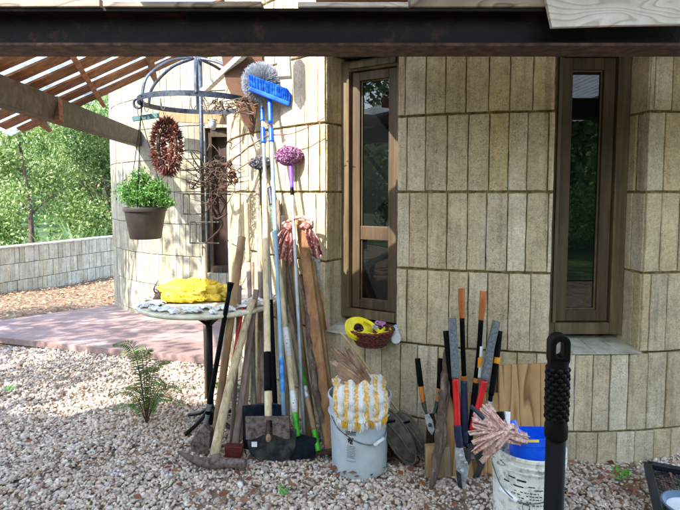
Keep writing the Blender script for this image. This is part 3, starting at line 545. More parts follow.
# ------------------------------------------------------------------ porch: steel beam, timber beam, rafters, roofing
zb = P(340, 46, 1.9).z; zt = P(340, 8, 1.9).z; base = V((0, 1.975, zb)); sb = empty('steel_beam', base, 'dark rusty steel I beam running across the front of the porch above the tools', 'beam')
w = WB(base); w.box((.1, 1.975, (zb + zt) / 2), (6.3, .012, zt - zb - .02)); w.build('web', M('steel_beam_paint'), sb)
w = WB(base); w.box((.1, 1.975, zb + .006), (6.3, .15, .012)); w.build('bottom_flange', M('beam_rust'), sb, bevel=.003)
w = WB(base); w.box((.1, 1.975, zt - .006), (6.3, .15, .012)); w.build('top_flange', M('steel_beam_paint'), sb, bevel=.003)
for x in (-3.0, 3.2): w = WB(base); w.box((x, 1.975, zb / 2 - .06), (.1, .1, zb + .1)); w.build('post', M('steel_beam_paint'), sb, bevel=.004)
def face_board(name, pts, Y, th, m, label, cat):
    q = [P(x, y, Y) for x, y in pts]; c = sum(q, V()) / len(q); w = WB(c); w.prism([(p.x, p.z) for p in q], Y - th / 2, Y + th / 2); return single(name, w, m, label, cat, bevel=.002)
face_board('pale_plank', [(541, -16), (545, 0), (551, 28), (620, 26), (705, 25), (705, -20)], 1.875, .02, M('ply_white'), 'pale whitish plank with swirling grain fixed across the right end of the steel beam', 'plank')
for (x0, x1, d, m, lb) in ((298, 408, .016, 'ply_white', 'pale thin board lying on the steel beam above the left window'), (410, 556, .05, 'ply_grey', 'weathered grey board on the steel beam between the two pale boards'), (-120, 101, .03, 'ply_grey', 'weathered grey board added over the bright sky gap at the far left end of the steel beam'), (104, 262, .018, 'ply_grey', 'weathered grey board on the steel beam above the pot rack')):  # the far left board is added to cover the blown-out sky
    a, b_ = P(x0, 8, 1.9).x, P(x1, 8, 1.9).x; w = WB(((a + b_) / 2, 2.1, zt)); w.box(((a + b_) / 2, 2.14, zt + .002 + d / 2), (b_ - a, .5, d)); single('loose_board', w, M(m), lb, 'board', bevel=.002)
base = V((-2.5, 5.2, 2.15)); porch = empty('porch_roof', base, 'porch roof of reddish brown rafters under weathered translucent corrugated sheets on a heavy timber beam', 'roof')
O = V((-2.5, 5.2, 2.16)); rb = V((1, .3, .56)); rr_ = V((-.3, 1, -.08)).normalized(); nb = rb.normalized().cross(rr_).normalized(); nb = nb if nb.z > 0 else -nb
w = WB(base); w.beam((-2.17, 2.06, 2.045), (-2.74, 7.4, 2.075), .12, .2); w.build('timber_beam', M('timber_beam'), porch, bevel=.008)
tmax = lambda q: 1.5 if q < 1.0 else max(-.3, .50 + (1.25 - q) * .8)
for k in range(7):
    o_ = O + rr_ * (-.31 * k) + nb * .10; t0 = -.58 if k % 3 else -.52; w = WB(base); w.beam(o_ + rb * t0, o_ + rb * tmax(.31 * k), .185, .02, up=nb); w.build('sheathing_board', M('rafter_wood'), porch, bevel=.002)
for t_, l_ in ((-.335, 2.1), (.14, 1.75), (.62, 1.2), (1.1, 1.1)): w = WB(base); a = O + rb * t_ + nb * .04; w.beam(a + rr_ * .1, a - rr_ * l_, .04, .095, up=nb); w.build('rafter', M('rafter_wood'), porch, bevel=.002)
w = WB(base); w.beam(P(59, 122, 4.35), P(57, 99, 4.45), .05, .06, up=(0, 1, 0)); w.build('block', M('rafter_wood'), porch)
w = WB(base); w.grid(lambda u, v_: O + rb * (-.62 + (tmax(-.12 + 2.25 * v_) + .65) * u) + rr_ * (.12 - 2.25 * v_) + nb * (.122 + .008 * math.sin(v_ * 2.25 / .076 * 2 * PI)), 12, 300); w.build('roof_sheet', M('roof_sheet'), porch, smooth=True)
w = WB(base); a, b_ = P(160, 116, 6.35), P(236, 119, 5.9); w.beam(a, b_, .05, .13); w.build('fascia', M('wood_tan'), porch, bevel=.003)
w = WB(base); w.beam(P(204, 91, 3.60), P(246, 52, 3.44), .03, .075, up=(0, 1, 0)); w.build('brace', M('ply_white'), porch, bevel=.002)
w = WB(base); q = [P(x, y, 3.5) for x, y in ((219, 40), (263, 40), (262, 64), (253, 137), (244, 122), (226, 84))]; w.prism([(p.x, p.z) for p in q], 3.5, 3.53); w.build('gable_board', M('board_brown'), porch)
w = WB(base); w.beam(P(283, 40, 3.16), P(285, 78, 3.16), .075, .09, up=(0, 1, 0)); w.build('joist_end', M('sill_concrete'), porch, bevel=.003)
# unseen roof: sheets extended to shade the gravel, boards stepped to shade the pier
w = WB(base); w.grid(lambda u, v_: V((-5.4 + 8.9 * u, -1.6 + 3.2 * v_, 2.36 + .008 * math.sin(u * 8.9 / .076 * 2 * PI))), 900, 4); w.build('porch_shade_sheet', M('corrugated'), porch, smooth=True)
for i in range(10):
    y0 = 1.48 + i * .17; x0 = -.12 if y0 > 2.35 else -.5 if y0 > 2.05 else -.9; w = WB(base); w.box(((x0 + 3.5) / 2, y0, 2.33), (3.5 - x0, .164, .02)); w.build('shade_roof_board', M('rafter_wood'), porch)
for x in (-5.0, -3.9, -2.8, -1.7, -.6, .5, 1.6, 2.7): w = WB(base); w.box((x, .3 if x < -.2 else .6, 2.29), (.04, 3.2 if x < -.2 else 3.8, .1)); w.build('joist', M('rafter_wood'), porch)
# ------------------------------------------------------------------ long-handled tools leaning on the wall
GT = 'long tools leaning against the curved wall'
class Tool:
    def __init__(s, name, label, cat, top, bot, group=GT, bow=0.0):
        s.t, s.b = P(*top), P(*bot); s.e = empty(name, s.b, label, cat, group); s.bow = bow
    def pt(s, f): d = s.t - s.b; p = s.b + d * f; p.x += s.bow * math.sin(PI * f); return p
    def f(s, py):
        lo, hi = -.2, 1.2
        for _ in range(40):
            m_ = (lo + hi) / 2
            if project(s.pt(m_))[1] > py: lo = m_
            else: hi = m_
        return lo
    def sec(s, y0, y1, r0, r1, m, name='handle', flat=1.0, wob=0, n=14, seg=10, parent=None):
        """from pixel row y0 (lower end) to y1 (upper end)"""
        f0, f1 = s.f(y0), s.f(y1); pts, rs = [], []
        for i in range(seg + 1):
            f = f0 + (f1 - f0) * i / seg; p = s.pt(f)
            if wob: p += V((noise.noise(V((f * 4, s.b.x * 9, 0))), noise.noise(V((f * 4, 3, s.b.x * 9))), 0)) * wob
            pts.append(p); rs.append((r0 + (r1 - r0) * i / seg) * (1 + (wob * 6) * noise.noise(V((f * 9, 7, s.b.x * 5)))))
        pts.insert(0, pts[0] - (pts[1] - pts[0]).normalized() * .0015); rs.insert(0, r0 * .8); pts.append(pts[-1] + (pts[-1] - pts[-2]).normalized() * min(r1 * .35, .004)); rs.append(r1 * .7)
        w = WB(s.b); w.tube(pts, rs, n, flat); o = w.build(name, M(m), parent or s.e, smooth=True); return o
    def wb(s): return WB(s.b)
WY = lambda px, d=.03: wallY(px) - d
# camo + navy handled hoe
t1 = Tool('push_hoe', 'pale handled hoe with navy and green camouflage grip, green bottom band and dark square blade', 'hoe', (270, 187, WY(270, .05)), (297.5, 437, 2.66))
t1.sec(436, 413, .0165, .0165, 'green_paint', 'bottom_band'); t1.sec(413, 252, .0165, .0165, 'wood_cream'); t1.sec(252, 206, .0195, .019, 'camo', 'grip_sleeve'); t1.sec(206, 188, .020, .0175, 'navy_grip', 'end_cap')
for (y0, y1) in ((356, 328), (412, 391)):
    o = t1.sec(y0, y1, .0172, .0172, 'label_white', 'label', seg=3); w = t1.wb()
    for k in range(5):
        c = t1.pt(t1.f(y0 + (y1 - y0) * (.18 + .14 * k))); w.box(c + V((.003 * (k % 2), -.0178, 0)), (.012 - .002 * (k % 3), .0012, .0045 if k != 2 else .012))
    w.build('label_print', M('label_ink'), o)
w = t1.wb(); q = [(-.062, -.1), (.085, -.075), (.083, .03), (-.01, .055), (-.066, -.02)]; c = P(301, 447, 2.68)
w.prism([(c.x + x, c.z + z + .02) for x, z in q], 2.675, 2.682); w.build('blade', M('blued_steel'), t1.e, bevel=.001)
# brown handled green-banded hoe
t2 = Tool('garden_hoe', 'brown wooden handled hoe with two bright green bands, right of the camouflage handled hoe', 'hoe', (272, 232, WY(272, .05)), (319, 453, 2.66))
t2.sec(451, 430, .0145, .0145, 'green_paint', 'bottom_band'); t2.sec(430, 398, .0145, .0145, 'wood_tan', 'lower_handle'); t2.sec(398, 386, .0148, .0148, 'bare_steel', 'collar'); t2.sec(386, 363, .0152, .0152, 'green_paint', 'upper_band'); t2.sec(363, 233, .0145, .0135, 'wood_worn')
w = t2.wb(); c = P(325, 451, 2.66)
w.beam(c + V((-.05, 0, -.012)), c + V((.075, .0, .006)), .03, .016)
for i in range(6): w.tube([c + V((-.045 + i * .022, 0, -.01)), c + V((-.047 + i * .022, -.012, -.035))], [.005, .002], 6)
w.build('rake_head', M('rust_dark'), t2.e)
# shovel with cream and black handle
t3 = Tool('round_shovel', 'cream handled shovel with black middle section, dark rounded blade and small white sticker', 'shovel', (264.5, 178, WY(262, .30)), (269, 452, 2.555))
t3.sec(392, 180, .0195, .0175, 'wood_cream', wob=.002); t3.sec(391, 352, .0205, .0205, 'black_plastic', 'black_sleeve'); t3.sec(418, 391.5, .0195, .0195, 'wood_cream', 'lower_handle'); t3.sec(440, 416, .010, .0135, 'rust_dark', 'socket')
def plate(T, pts, Y, th, m, name, dish=0, cx=None, n=14):
    """sheet metal: outline in photo pixels at depth Y, dished toward the back in the middle"""
    q = [P(x, y, Y) for x, y in pts]; cx = cx or sum(p.x for p in q) / len(q); hw = max(abs(p.x - cx) for p in q); zmin, zmax = min(p.z for p in q), max(p.z for p in q); w = T.wb()
    def span(z):
        xs = []
        for i in range(len(q)):
            a, b_ = q[i], q[(i + 1) % len(q)]
            if (a.z - z) * (b_.z - z) <= 0 and a.z != b_.z: xs.append(a.x + (b_.x - a.x) * (z - a.z) / (b_.z - a.z))
        return (min(xs), max(xs)) if xs else (cx, cx)
    def fn(u, v_):
        z = zmin + (zmax - zmin) * min(.999, max(.001, v_)); a, b_ = span(z); x = a + (b_ - a) * u; return V((x, Y + dish * (1 - ((x - cx) / hw) ** 2) + .05 * (z - zmin), z))
    w.grid(fn, n, n); return w.build(name, M(m), T.e, smooth=True, thick=th)
plate(t3, [(246.5, 430), (247.5, 447), (251, 456), (259, 463), (271, 465.5), (283, 463.5), (291, 457), (295.5, 447), (296, 430)], 2.63, .003, 'dark_steel', 'blade', dish=.02)
w = t3.wb(); q = [P(x, y, 2.612) for x, y in ((245.5, 416.5), (246, 439.5), (252, 439.5), (257, 438), (262, 435), (266, 434.5), (266.5, 420), (272, 420), (272.5, 434.5), (276, 435), (281, 437.5), (287, 439), (290, 438.5), (289, 416))]
w.prism([(p.x, p.z) for p in q], 2.609, 2.615); w.build('step_plate', M('rust'), t3.e, bevel=.001)
w = t3.wb(); a = P(251.5, 442, 2.62); b_ = P(257, 447, 2.62); w.box(((a.x + b_.x) / 2, 2.622, (a.z + b_.z) / 2), (b_.x - a.x, .002, a.z - b_.z)); s_ = w.build('sticker', M('label_white'), t3.e)
w = t3.wb(); w.ell(t3.pt(t3.f(437)) + V((0, -.012, 0)), (.014, .012, .022)); w.build('socket_knob', M('wood_tan'), t3.e, smooth=True)
# rusty brown handle + flat spade behind
t4 = Tool('square_spade', 'grey brown weathered handle spade whose dark square blade shows behind the rounded shovel', 'spade', (257.8, 188, WY(257.8, .05)), (265, 445, 2.72))
t4.sec(425, 330, .0165, .017, 'wood_purple', 'lower_handle', wob=.001); t4.sec(330, 188, .017, .0165, 'wood_grey', wob=.0015)
plate(t4, [(242, 406), (243, 449), (262, 452), (284, 450), (284, 404), (270, 403), (262, 409), (254, 404)], 2.70, .003, 'blued_steel', 'blade')
# weathered thin handle, flattened dark end
t5 = Tool('scythe_handle', 'thin weathered pale handle ending in a flattened dark tip, left of the grey handle', 'handle', (246, 203, WY(250, .25)), (256, 446, 2.74), bow=.0)
t5.sec(300, 262, .012, .0175, 'wood_worn', 'dark_tip', flat=.5); t5.sec(262, 204, .016, .0155, 'wood_pale', wob=.003); t5.sec(444, 300, .015, .013, 'wood_grey', 'lower_handle')
# thick pale handle + pickaxe + axe + red handle + black maul
t6 = Tool('pick_handle', 'thick straight pale wooden handle leaning left of the pickaxe, square cut top', 'handle', (242, 236, 2.96), (213, 450, 2.74)); t6.sec(448, 237, .020, .0235, 'wood_tan', wob=.0015)
t7 = Tool('pickaxe', 'pickaxe with mottled pale worn handle and long rusty curved head lying on the gravel', 'pickaxe', (255, 292, 2.92), (214, 457, 2.60), bow=-.012)
t7.sec(456, 300, .026, .0195, 'wood_mottled', wob=.0015); w = t7.wb()
w.tube(curve([P(177.5, 451, 2.50), P(192, 459, 2.53), P(207, 463, 2.57), P(222, 463, 2.58), P(236, 463, 2.58), P(246.5, 464, 2.57)], 5), lerpr([.006, .018, .028, .028, .024, .024], 26), 12, 1.0)
w.box(P(215, 459, 2.585), (.09, .08, .07), Matrix.Rotation(-.12, 3, 'Y')); w.build('head', M('rust'), t7.e, smooth=False, bevel=.004, sub=1)
t8 = Tool('axe', 'axe with flat purplish weathered handle and small red painted head behind the pickaxe', 'axe', (257, 285, 2.98), (233, 462, 2.66)); t8.sec(450, 290, .021, .016, 'wood_purple', flat=.6, wob=.002)
w = t8.wb(); q = [P(x, y, 2.62) for x, y in ((224.5, 446), (225, 457), (241, 459), (243, 447))]; w.prism([(p.x, p.z) for p in q], 2.615, 2.66); w.build('head', M('red_axe'), t8.e, bevel=.003)
t9 = Tool('red_handled_tool', 'thin red handle half hidden behind the mottled pickaxe handle', 'handle', (243.5, 305, 2.9), (217, 446, 2.7)); t9.sec(445, 306, .0085, .0085, 'red_paint')
t10 = Tool('splitting_maul', 'black rubber handled maul with brown rusty head, leaning by the round table', 'maul', (231, 281, 2.80), (203, 441, 2.72))
t10.sec(414, 290, .0145, .0125, 'black_rubber'); t10.sec(291, 283, .013, .0195, 'black_rubber', 'end_knob'); t10.sec(428, 404, .009, .0165, 'grey_grip', 'collar')
w = t10.wb(); q = [P(x, y, 2.72) for x, y in ((191, 441), (193, 449), (201, 451), (211, 446), (212, 430), (205, 424), (200, 427))]; w.prism([(p.x, p.z) for p in q], 2.69, 2.75); w.build('head', M('rust'), t10.e, bevel=.006)
for (nm, lb, tp, bt, r_, m_) in (('rake_handle', 'grey weathered handle rising between the pickaxe and the cream shovel handle', (252, 262, WY(254, .12)), (253, 446, 2.80), .0155, 'wood_grey'), ('rake_handle', 'pale worn handle with rounded top just left of the cream shovel handle', (262, 205, WY(262, .10)), (258, 446, 2.78), .0155, 'wood_pale'), ('rake_handle', 'brown shadowed handle behind the light blue pole', (283, 215, WY(283, .06)), (288, 440, 2.84), .0145, 'wood_worn'), ('rake_handle', 'dull tan handle behind the silver duster pole', (292, 240, WY(292, .05)), (311, 446, 2.82), .016, 'wood_tan'), ('rake_handle', 'short grey handle beside the maul handle', (240, 285, 2.98), (232, 446, 2.80), .014, 'wood_purple')):
    q_ = Tool(nm, lb, 'handle', tp, bt); q_.sec(bt[1] - 2, tp[1] + 1, r_, r_ * .95, m_, wob=.0025)
# small ratchet piece on the gravel
base = G(211, 442, .04); w = WB(base); c = base
w.tube([c + V((.028 * math.cos(a), -.0, .028 * math.sin(a))) for a in [i * PI / 8 for i in range(16)]], .011, 8, closed=True); w.box(c + V((.03, 0, -.02)), (.05, .018, .018)); w.box(c + V((.045, 0, .018)), (.014, .018, .05)); w.box(c + V((0, .02, -.032)), (.05, .05, .02))
single('shackle', w, M('bare_steel'), 'small grey metal shackle lying between the maul head and pickaxe handle', 'shackle', smooth=False, bevel=.003)
# telescopic poles: cobweb brush, broom
def bristles(w, c, axis, n, L, seed, cone=1.0, r=.0022, rad0=.02, wid=None):
    rr = random.Random(seed)
    for i in range(n):
        d = V((rr.gauss(0, 1), rr.gauss(0, 1), rr.gauss(0, 1))).normalized()
        if wid: p0 = c + V((rr.uniform(-wid, wid), 0, 0)); d = (V(axis) + d * cone * .3).normalized()
        else: p0 = c + d * rad0; d = (d + V(axis) * (1 - cone)).normalized()
        l = L * rr.uniform(.85, 1.05); s_ = d.cross(V((.3, .2, .9))).normalized() * r; w.add([p0 - s_, p0 + s_, p0 + d * l + s_ * .7, p0 + d * l - s_ * .7], [(0, 1, 2, 3)]); s2 = d.cross(s_).normalized() * r; w.add([p0 - s2, p0 + s2, p0 + d * l + s2 * .7, p0 + d * l - s2 * .7], [(0, 1, 2, 3)])
t11 = Tool('cobweb_brush', 'round grey bristle brush on a silver pole with blue twist grips, behind the broom', 'brush', (261.5, 98, WY(262, .12)), (276.5, 436, 2.78))
t11.sec(405, 142, .0125, .0115, 'silver_pole', 'pole'); t11.sec(143, 128, .017, .0145, 'blue_plastic', 'twist_grip'); t11.sec(121, 108, .0145, .012, 'blue_plastic', 'upper_grip'); t11.sec(128, 96, .009, .009, 'white_pole', 'tip_pole'); t11.sec(436, 300, .0145, .0145, 'black_plastic', 'lower_pole')
w = t11.wb(); c = P(262, 83, WY(262, .13)); bristles(w, c, (0, 0, .1), 3600, .122, 3, r=.0016, rad0=.012); w.ell(c, (.02, .02, .03)); w.build('bristles', M('grey_bristle'), t11.e)
t12 = Tool('push_broom', 'blue angled broom head on a light blue pole leaning high on the wall', 'broom', (269.5, 98, WY(268, .15)), (283.8, 416, 2.68))
t12.sec(415, 142, .0118, .0118, 'light_blue_pole', 'pole'); t12.sec(392, 358, .0128, .0128, 'blue_paint', 'tape'); t12.sec(142, 128, .0165, .0165, 'blue_plastic', 'lower_grip'); t12.sec(123, 97, .0165, .014, 'blue_plastic', 'neck')
Yb = WY(268, .17); a, b_ = P(250, 89, Yb), P(290, 104.5, Yb - .02); w = t12.wb(); w.beam(a, b_, .045, .028); w.build('head', M('blue_plastic'), t12.e, bevel=.006)
w = t12.wb(); rr = random.Random(4)
for i in range(1500):
    f = rr.random(); o_ = rr.uniform(-.02, .02); p0 = a.lerp(b_, f) + V((0, o_, .01)); d = V((.12 + (f - .55) * .22 - .05, o_ * 3 - .15, 1)).normalized(); l = rr.uniform(.062, .078) * (1 if f < .9 else 1 - (f - .9) * 3); s_ = V((.0022, 0, 0)); s2 = V((0, .0022, 0))
    w.add([p0 - s_, p0 + s_, p0 + d * l + s_, p0 + d * l - s_], [(0, 1, 2, 3)]); w.add([p0 - s2, p0 + s2, p0 + d * l + s2, p0 + d * l - s2], [(0, 1, 2, 3)])
w.build('bristles', M('blue_bristle'), t12.e)
t13 = Tool('purple_duster', 'fluffy purple duster on a thin silver pole with purple neck', 'duster', (290.5, 160, WY(290, .09)), (304.5, 442, 2.74))
t13.sec(307, 194, .0095, .009, 'white_pole', 'pole'); t13.sec(440, 307, .0105, .0105, 'silver_pole', 'lower_pole'); t13.sec(195, 188, .0115, .0115, 'black_plastic', 'collar'); t13.sec(188, 164, .0115, .0135, 'purple_plastic', 'neck')
def fluff(T, c, rad, n, seed, m, s=.016):
    W, Fc = leafcloud([tuple(V(c) - T.b)], [rad], n, s, seed, 0, .18, .8); o = npmesh('fluffy_head', [(W, Fc)], M(m)); o.parent = T.e; w = T.wb(); w.ell(c, [q * .85 for q in rad], wob=.2); w.build('core', M(m), T.e, smooth=True)
fluff(t13, P(289.5, 156, WY(290, .09)), (.086, .052, .060), 9000, 5, 'purple_fibre', .011)
t14 = Tool('dark_duster', 'dark grey speckled duster head lower left of the purple duster', 'duster', (260, 164, WY(260, .13)), (272, 440, 2.80)); t14.sec(438, 170, .008, .008, 'black_plastic', 'pole')
fluff(t14, P(261, 163, WY(260, .13)), (.082, .045, .042), 7000, 6, 'dark_bristle', .010)
# boards, bark sticks
def plank(name, label, top, bot, wd, th, m, rot=0, slant=0):
    a, b_ = P(*bot), P(*top); w = WB(a); ax = (b_ - a); x = ax.normalized().cross(V((0, 1, 0))).normalized(); y = x.cross(ax.normalized()); x = (Matrix.Rotation(rot, 3, ax.normalized()) @ x); y = (Matrix.Rotation(rot, 3, ax.normalized()) @ y); N = 8; vs = []
    for i in range(N + 1):
        for (sx, sy) in ((-1, -1), (1, -1), (1, 1), (-1, 1)): vs.append(a + ax * (i / N) + x * sx * wd / 2 + y * sy * th / 2 + V((.0015 * noise.noise(V((i * .9, sx, 3))), 0, slant * sx if i == N else 0)))
    w.add(vs, [(i * 4 + k, i * 4 + (k + 1) % 4, (i + 1) * 4 + (k + 1) % 4, (i + 1) * 4 + k) for i in range(N) for k in range(4)] + [(3, 2, 1, 0), tuple(N * 4 + k for k in range(4))]); return single(name, w, M(m), label, 'plank', 'boards leaning among the long tools', bevel=.002)
plank('wooden_board', 'orange brown board leaning in front of the bandanas', (300.5, 221, WY(300, .07)), (331, 452, 2.70), .058, .03, 'wood_orange', .15, .004)
plank('wooden_board', 'paler tan board leaning just right of the orange brown board', (311, 262, WY(312, .05)), (336, 449, 2.76), .05, .03, 'wood_tan', -.2)
plank('wooden_board', 'shadowed brown board behind the thin silver pole', (285, 250, WY(286, .05)), (312, 440, 2.86), .07, .02, 'wood_worn', 0)
plank('wooden_board', 'narrow pale lath half hidden behind the pickaxe handle', (252, 300, 3.0), (243, 438, 2.80), .03, .015, 'wood_pale', 0)
plank('wooden_board', 'dark narrow stake left of the purple duster pole', (277, 200, WY(278, .04)), (309, 436, 2.84), .03, .02, 'wood_dark', 0)
def stick(name, label, pts, rs, m, seed, n=12, wob=.006, group=None, cat='stick', seg=8):
    c = curve([P(*p) for p in pts], seg); rad = lerpr(rs, len(c)); rr = random.Random(seed); w = WB(P(*pts[-1])); c = [p + V((noise.noise(p * 14 + V((seed, 0, 0))), noise.noise(p * 14 + V((0, seed, 0))), 0)) * wob for p in c]
    w.tube(c, [r * (1 + .35 * noise.noise(V((i * .6, seed, 0)))) for i, r in enumerate(rad)], n)
    return w, name, m, label, cat, group
def put(tp, **k): w, name, m, label, cat, group = tp; return single(name, w, M(m), label, cat, group, smooth=True, **k)
put(stick('bark_stick', 'twisted rough bark stick between the silver pole and the orange brown board', [(301, 275, WY(302, .08)), (306, 310, 2.98), (310, 345, 2.9), (314, 380, 2.82), (322, 420, 2.76), (329, 452, 2.71)], [.010, .015, .02, .022, .02, .016], 'bark_stick', 3, wob=.012))
# pruning saw blade behind the board
base = P(313, 292, WY(313, .04)); w = WB(base); Y = WY(313, .035)
L_ = [(309, 238), (310, 250), (312, 262), (315, 276), (319, 292)]; out = [P(x, y, Y) for x, y in L_]; rt = [P(x + 6.5 + (1 if i % 2 else -.4), y, Y) for i, (x, y) in enumerate([(L_[0][0] + (L_[-1][0] - L_[0][0]) * k / 24, 236 + 56 * k / 24) for k in range(25)])][::-1]
w.prism([(p.x, p.z) for p in out + rt], Y, Y + .002); sw = empty('hand_saw', base, 'bluish grey toothed saw blade standing between the board and the printed bandana', 'saw'); w.build('blade', M('bare_steel'), sw)
w = WB(base); w.tube([P(319, 290, Y + .002), P(324, 330, Y - .04)], [.014, .018], 10, .6); w.build('handle', M('wood_grip'), sw, smooth=True)
# bandanas tied round the tops of the tools
def bandana(label, knot, tails, seed, Y, grp='bandanas tied among the tools'):
    base = P(*knot, Y); e = empty('bandana', base, label, 'bandana', grp); rr = random.Random(seed)
    for (bx, by, wd) in tails:
        a, b_ = P(*knot, Y), P(bx, by, Y - .02); w = WB(base); ph0 = rr.uniform(0, 6); wd_ = wd / F * Y
        def fn(u, v_, a=a, b_=b_, wd_=wd_, ph0=ph0):
            p = a.lerp(b_, v_); ww = wd_ * (.3 + .7 * min(1, v_ * 2.2)); q = V((p.x + (u - .5) * ww, p.y - .022 * math.sin(u * 11 + ph0 + v_ * 3) * (.3 + v_) - .03 * math.sin(PI * v_), p.z - .012 * math.sin(u * 7 + ph0) * v_ + .01 * math.sin(PI * v_)))
            return q + V((noise.noise(q * 30) * .006, noise.noise(q * 25 + V((5, 5, 5))) * .008, 0))
        w.grid(fn, 18, 18); w.build('tail', M('bandana_cloth'), e, smooth=True, thick=.003)
    w = WB(base)
    for k in range(3): w.tube(curve([base + V((-.035 + .01 * k, -.02, .012 * (k - 1))), base + V((0, -.045, .01 * (1 - k))), base + V((.035, -.02, .014 * (k - 1)))], 5), .012, 8, .7)
    w.build('knot', M('bandana_cloth'), e, smooth=True)
bandana('crumpled striped red and white bandana hanging left of the orange brown board', (289, 226), [(284, 258, 13), (291, 262, 11), (279, 244, 8)], 1, WY(292, .16))
bandana('printed red and white bandana hanging right of the orange brown board', (307, 225), [(318.5, 257, 11), (313, 246, 8)], 2, WY(308, .12))
w = WB(P(298, 224, WY(298, .16))); w.tube(curve([P(283, 224, WY(290, .13)), P(293, 219, WY(295, .17)), P(303, 217, WY(303, .16)), P(313, 222, WY(313, .12))], 6), .01, 8); single('rag', w, M('bandana_cloth'), 'twisted strip of red and white cloth looped over the board top between the two bandanas', 'rag', smooth=True)
# ------------------------------------------------------------------ grey bucket with towel
def bucket(name, base, label, mat_, r0, r1, H, rings, tilt=None):
    e = empty(name, base, label, 'bucket'); prof = [(r0 * .96, .004), (r0, .0), (r0 + .002, .008)]
    for k in range(1, 13): z = H * .72 * k / 12; prof.append((r0 + (r1 - r0) * z / H, z))
    for z in rings: prof += [(r0 + (r1 - r0) * z / H, z - .006), (r0 + (r1 - r0) * z / H + .008, z - .005), (r0 + (r1 - r0) * z / H + .008, z), (r0 + (r1 - r0) * z / H, z + .002)]
    prof += [(r1, H - .012), (r1 + .006, H - .01), (r1 + .006, H), (r1 - .002, H + .002), (r1 - .006, H - .01), (r0 - .004, .012)]; MB().lathe(prof, 56, cap1=True).build('body', M(mat_), e, smooth=True).data
    return e
def autosmooth(o, ang=35):
    me = o.data
    me.update(); import bmesh; bm = bmesh.new(); bm.from_mesh(me)
    for ed in bm.edges:
        if len(ed.link_faces) == 2 and ed.calc_face_angle(0) > math.radians(ang): ed.smooth = False
    bm.to_mesh(me); bm.free()
BK = V((P(359.5, 440, 2.62).x, 2.62, -.055)); r1 = .163
bk = bucket('grey_bucket', BK, 'pale grey bucket with wire handle holding a yellow striped towel', 'bucket_grey', .141, r1 - .004, .385, (.30,)); autosmooth(kids(bk)[0])
w = MB(); hp = curve([(-r1 + .02, -.08, .30), (-.11, -.118, .25), (-.03, -.152, .205), (.04, -.155, .185), (.09, -.14, .19), (.125, -.10, .215), (.155, -.02, .30)], 6); w.tube(hp, .0025, 6); hd_ = w.build('handle', M('wire'), bk, smooth=True)
MB().tube([(.065, -.155, .182), (.115, -.125, .205)], .009, 10).build('handle_grip', M('plaster_white'), hd_, smooth=True)
w = MB(); ra = lambda z: .141 + (.159 - .141) * z / .385 + .0012
for (a0, a1, z0, z1, m_) in ((-2.05, -1.72, .12, .255, 0),): w.grid(lambda u, v_: V((ra(z0 + (z1 - z0) * v_) * math.cos(a0 + (a1 - a0) * u), ra(z0 + (z1 - z0) * v_) * math.sin(a0 + (a1 - a0) * u), z0 + (z1 - z0) * v_)), 8, 6)
lb = w.build('label', M('bucket_grey'), bk, smooth=True); w = MB()
def inkpatch(a0, a1, z0, z1): w.grid(lambda u, v_: V(((ra(z0) + .0012) * math.cos(a0 + (a1 - a0) * u), (ra(z0) + .0012) * math.sin(a0 + (a1 - a0) * u), z0 + (z1 - z0) * v_)), 3, 1)
rr = random.Random(9); inkpatch(-2.08, -1.72, .244, .249); inkpatch(-2.08, -1.72, .228, .231)
for k in range(9): inkpatch(-2.06 + k * .038, -2.035 + k * .038, .233, .242)
for (a, z, s_) in ((-1.93, .207, .014), (-1.87, .200, .012), (-1.96, .196, .010), (-1.83, .21, .010), (-1.90, .188, .009), (-1.99, .206, .006), (-1.85, .186, .006)): inkpatch(a - s_ * 3, a + s_ * 3, z - s_ * .6, z + s_ * .6)
for k in range(8):
    z = .17 - k * .0085; x = -2.03
    while x < -1.76: l = rr.uniform(.015, .05); inkpatch(x, min(x + l, -1.75), z, z + .0028); x += l + .012
for a in (-2.05, -1.745): inkpatch(a, a + .004, .092, .23)
inkpatch(-2.05, -1.745, .092, .0935); w.build('print', M('label_ink'), lb)
# towel: mounded in the bucket and draped over the near rim
tw = empty('towel', BK + V((0, 0, .38)), 'yellow and white striped fringed towel stuffed into the grey bucket and draped over its rim', 'towel'); w = MB()
def tfn(u, v_):
    x = (u - .5) * (.285 - .03 * v_); r_0 = math.sqrt(max(.0001, (r1 + .004) ** 2 - x * x)); y = .10 - v_ * (.10 + r_0 + .085 + .012 * math.sin(u * 9) - .03 * abs(u - .5) * 2)
    rim = math.sqrt(max(.0001, (r1 + .004) ** 2 - min(abs(x), .155) ** 2)); base_z = .03 + .075 * math.cos(min(1.5, math.hypot(x, y + .02) / .15 * 1.3)); yy = y; z = base_z
    if y < -rim: over = -rim - y; z = base_z * .6 - over * 1.25; yy = -rim - .012 - .006 * math.sin(u * 26)
    q = V((x * (1 + .05 * math.sin(v_ * 9)), yy, z)); f = .012 * math.sin(u * 15 + v_ * 7 + 3 * noise.noise(q * 12)) + .014 * noise.noise(q * 22) + .008 * math.sin(v_ * 30 + u * 5)
    if y > -rim: q.z += f * .9
    else: q.y -= abs(f) * .8
    return q
w.grid(tfn, 56, 60); o = w.build('cloth', M('towel_cloth'), tw, smooth=True, thick=.005)
uv = o.data.uv_layers.new(name='UVMap'); nu = 57
vi = np.empty(len(o.data.loops), np.int32); o.data.loops.foreach_get('vertex_index', vi); uvs = np.stack([(vi % nu) / 56, (vi // nu) / 60], 1).astype(np.float32); uv.data.foreach_set('uv', uvs.ravel())
